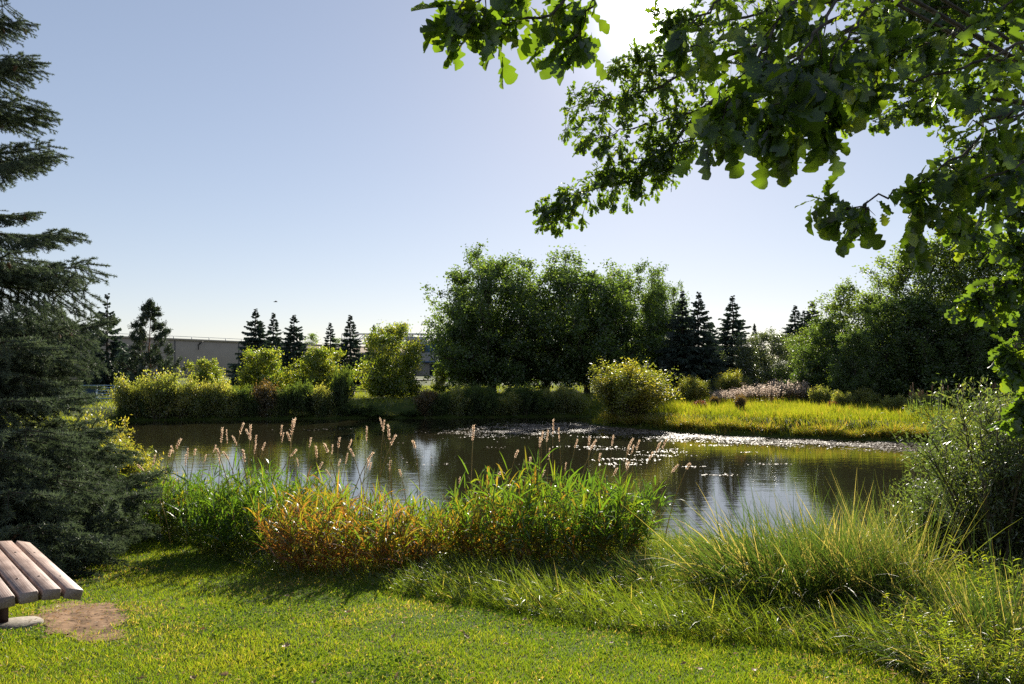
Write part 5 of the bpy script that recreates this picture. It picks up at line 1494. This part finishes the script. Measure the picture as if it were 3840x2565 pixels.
V2 = [(1.33, -.75, 1.04), (1.33, .75, 1.04), (.74, .66, 1.435), (.74, -.66, 1.435)]
for nm, vv in (('windscreen', V2), ('rear_window', V)):
    vv = np.array(vv) + np.array((.02 if nm == 'windscreen' else -.02, 0, .012))
    link(nm, mesh_of('car_' + nm, np.concatenate([vv, vv - np.array((0, 0, .01))]), [np.array([(0, 1, 2, 3), (7, 6, 5, 4), (0, 4, 5, 1), (1, 5, 6, 2), (2, 6, 7, 3), (3, 7, 4, 0)])], M['darkglass']), car)
for wx_ in (-1.35, 1.35):
    for s in (-1, 1):
        t = np.linspace(0, 1, 2)
        V, FF, R = tube(np.array([(wx_, s * .70, .32), (wx_, s * .90, .32)]), np.array([.32, .32]), 16)
        link('wheel', mesh_of('car_wheel', V, FF, M['tyre']), car)

# bench on the far bank
fb = empty('far_bench', (px(830, 63), 63.0, gz(px(830, 63), 63.0)), 0, 1, 'weathered grey bench on the far bank in the gap between the shrubs', 'bench')
M['greywood'] = rough_mat('grey_wood', (.12, .11, .10), (.2, .18, .16), 12, .8, .1)
V, FF, R = join([bbox_part((-.9, -.25 + .17 * k, .42), (.9, -.11 + .17 * k, .47)) for k in range(3)]); link('seat', mesh_of('far_bench_seat', V, FF, M['greywood']), fb)
V, FF, R = join([bbox_part((-.9, .27, .52 + .16 * k), (.9, .31, .64 + .16 * k)) for k in range(3)]); link('backrest', mesh_of('far_bench_back', V, FF, M['greywood']), fb)
for s in (-.7, .7):
    V, FF, R = join([bbox_part((s - .05, -.2, 0), (s + .05, .2, .417)), bbox_part((s - .05, .2, 0), (s + .05, .267, .95))]); link('leg', mesh_of('far_bench_leg', V, FF, M['greywood']), fb)

# bird
bp_ = P(632, 692, 80)
bird = empty('bird', tuple(bp_), 0.3, 1, 'small bird flying in the sky above the warehouse', 'bird')
V, FF, R = tube(np.array([(-.22, 0, 0), (-.1, 0, .01), (.05, 0, .015), (.15, 0, .02), (.2, 0, .015)]), np.array([.015, .045, .05, .03, .008]), 8)
link('body', mesh_of('bird_body', V, FF, M['bird'], smooth=True), bird)
for s in (-1, 1):
    V = np.array([(.08, s * .03, .02), (-.08, s * .03, .02), (.10, s * .28, .10), (-.05, s * .26, .10), (.0, s * .55, .03), (-.05, s * .5, .03)])
    V = np.concatenate([V, V - np.array((0, 0, .012))])
    q = [(0, 1, 3, 2), (2, 3, 5, 4), (6, 8, 9, 7), (8, 10, 11, 9), (0, 2, 8, 6), (2, 4, 10, 8), (4, 5, 11, 10), (5, 3, 9, 11), (3, 1, 7, 9)]
    link('wing', mesh_of('bird_wing', V, [np.array(q)], M['bird']), bird)

# ------------------------------------------------------------------ sky, sun, camera
SUN_EL, SUN_AZ = radians(24.6), radians(9.9)       # azimuth from +Y towards +X
sun_dir = np.array((sin(SUN_AZ) * cos(SUN_EL), cos(SUN_AZ) * cos(SUN_EL), sin(SUN_EL)))
wd_ = bpy.data.worlds.new('World'); SC.world = wd_; wd_.use_nodes = True
nt = wd_.node_tree; nt.nodes.clear()
out = nt.nodes.new('ShaderNodeOutputWorld'); bg = nt.nodes.new('ShaderNodeBackground')
sky = nt.nodes.new('ShaderNodeTexSky'); sky.sky_type = 'NISHITA'; sky.sun_disc = False
sky.sun_elevation = SUN_EL; sky.sun_rotation = SUN_AZ
sky.altitude = 600; sky.air_density = 1.0; sky.dust_density = .22; sky.ozone_density = 1.2
bg.inputs['Strength'].default_value = .095
gm = nt.nodes.new('ShaderNodeGamma'); gm.inputs['Gamma'].default_value = .62
hs = nt.nodes.new('ShaderNodeHueSaturation'); hs.inputs['Saturation'].default_value = 1.0
nt.links.new(sky.outputs[0], gm.inputs['Color']); nt.links.new(gm.outputs[0], hs.inputs['Color']); tcw = nt.nodes.new('ShaderNodeTexCoord')
dt = nt.nodes.new('ShaderNodeVectorMath'); dt.operation = 'DOT_PRODUCT'; dt.inputs[1].default_value = tuple(sun_dir)
nt.links.new(tcw.outputs['Generated'], dt.inputs[0])
m1 = nt.nodes.new('ShaderNodeMath'); m1.operation = 'SUBTRACT'; m1.inputs[0].default_value = 1.0; nt.links.new(dt.outputs['Value'], m1.inputs[1])
def lobe(width_deg, amp):                      # scattering round the sun
    a_ = nt.nodes.new('ShaderNodeMath'); a_.operation = 'MULTIPLY'; a_.inputs[1].default_value = -1.0 / (1 - cos(radians(width_deg))); nt.links.new(m1.outputs[0], a_.inputs[0])
    e_ = nt.nodes.new('ShaderNodeMath'); e_.operation = 'EXPONENT'; nt.links.new(a_.outputs[0], e_.inputs[0])
    k_ = nt.nodes.new('ShaderNodeMath'); k_.operation = 'MULTIPLY'; k_.inputs[1].default_value = amp; nt.links.new(e_.outputs[0], k_.inputs[0])
    return k_.outputs[0]
l1, l2 = lobe(1.6, 30.0), lobe(4.5, 2.0)
ls = nt.nodes.new('ShaderNodeMath'); ls.operation = 'ADD'; nt.links.new(l1, ls.inputs[0]); nt.links.new(l2, ls.inputs[1])
tint = nt.nodes.new('ShaderNodeVectorMath'); tint.operation = 'MULTIPLY'; tint.inputs[1].default_value = (1.0, .965, 1.02); nt.links.new(hs.outputs[0], tint.inputs[0])
sm = nt.nodes.new('ShaderNodeVectorMath'); sm.operation = 'ADD'; nt.links.new(tint.outputs[0], sm.inputs[0]); nt.links.new(ls.outputs[0], sm.inputs[1])
nt.links.new(sm.outputs[0], bg.inputs[0]); nt.links.new(bg.outputs[0], out.inputs['Surface'])
sl_ = bpy.data.lights.new('sun', 'SUN'); sl_.energy = 5.0; sl_.angle = radians(.53); sl_.color = (1, .93, .80)
so = bpy.data.objects.new('sun', sl_); COL.objects.link(so)
from mathutils import Vector
so.rotation_euler = Vector(-sun_dir).to_track_quat('-Z', 'Y').to_euler()
cam = bpy.data.cameras.new('camera'); co = bpy.data.objects.new('camera', cam); COL.objects.link(co)
co.location = (0, 0, CAMZ); co.rotation_euler = (pi / 2, 0, 0)
cam.sensor_width = 36; cam.lens = 36 * F / 1024; cam.shift_y = (HOR - 342) / 1024
cam.clip_start = .05; cam.clip_end = 4000
SC.camera = co
SC.view_settings.view_transform = 'Standard'; SC.view_settings.look = 'None'; SC.view_settings.gamma = 1; SC.view_settings.exposure = 1.25
SC.cycles.max_bounces = 10; SC.cycles.diffuse_bounces = 5; SC.cycles.glossy_bounces = 4; SC.cycles.transmission_bounces = 6; SC.cycles.transparent_max_bounces = 8
SC.cycles.use_denoising = False
SC.cycles.sample_clamp_indirect = 6
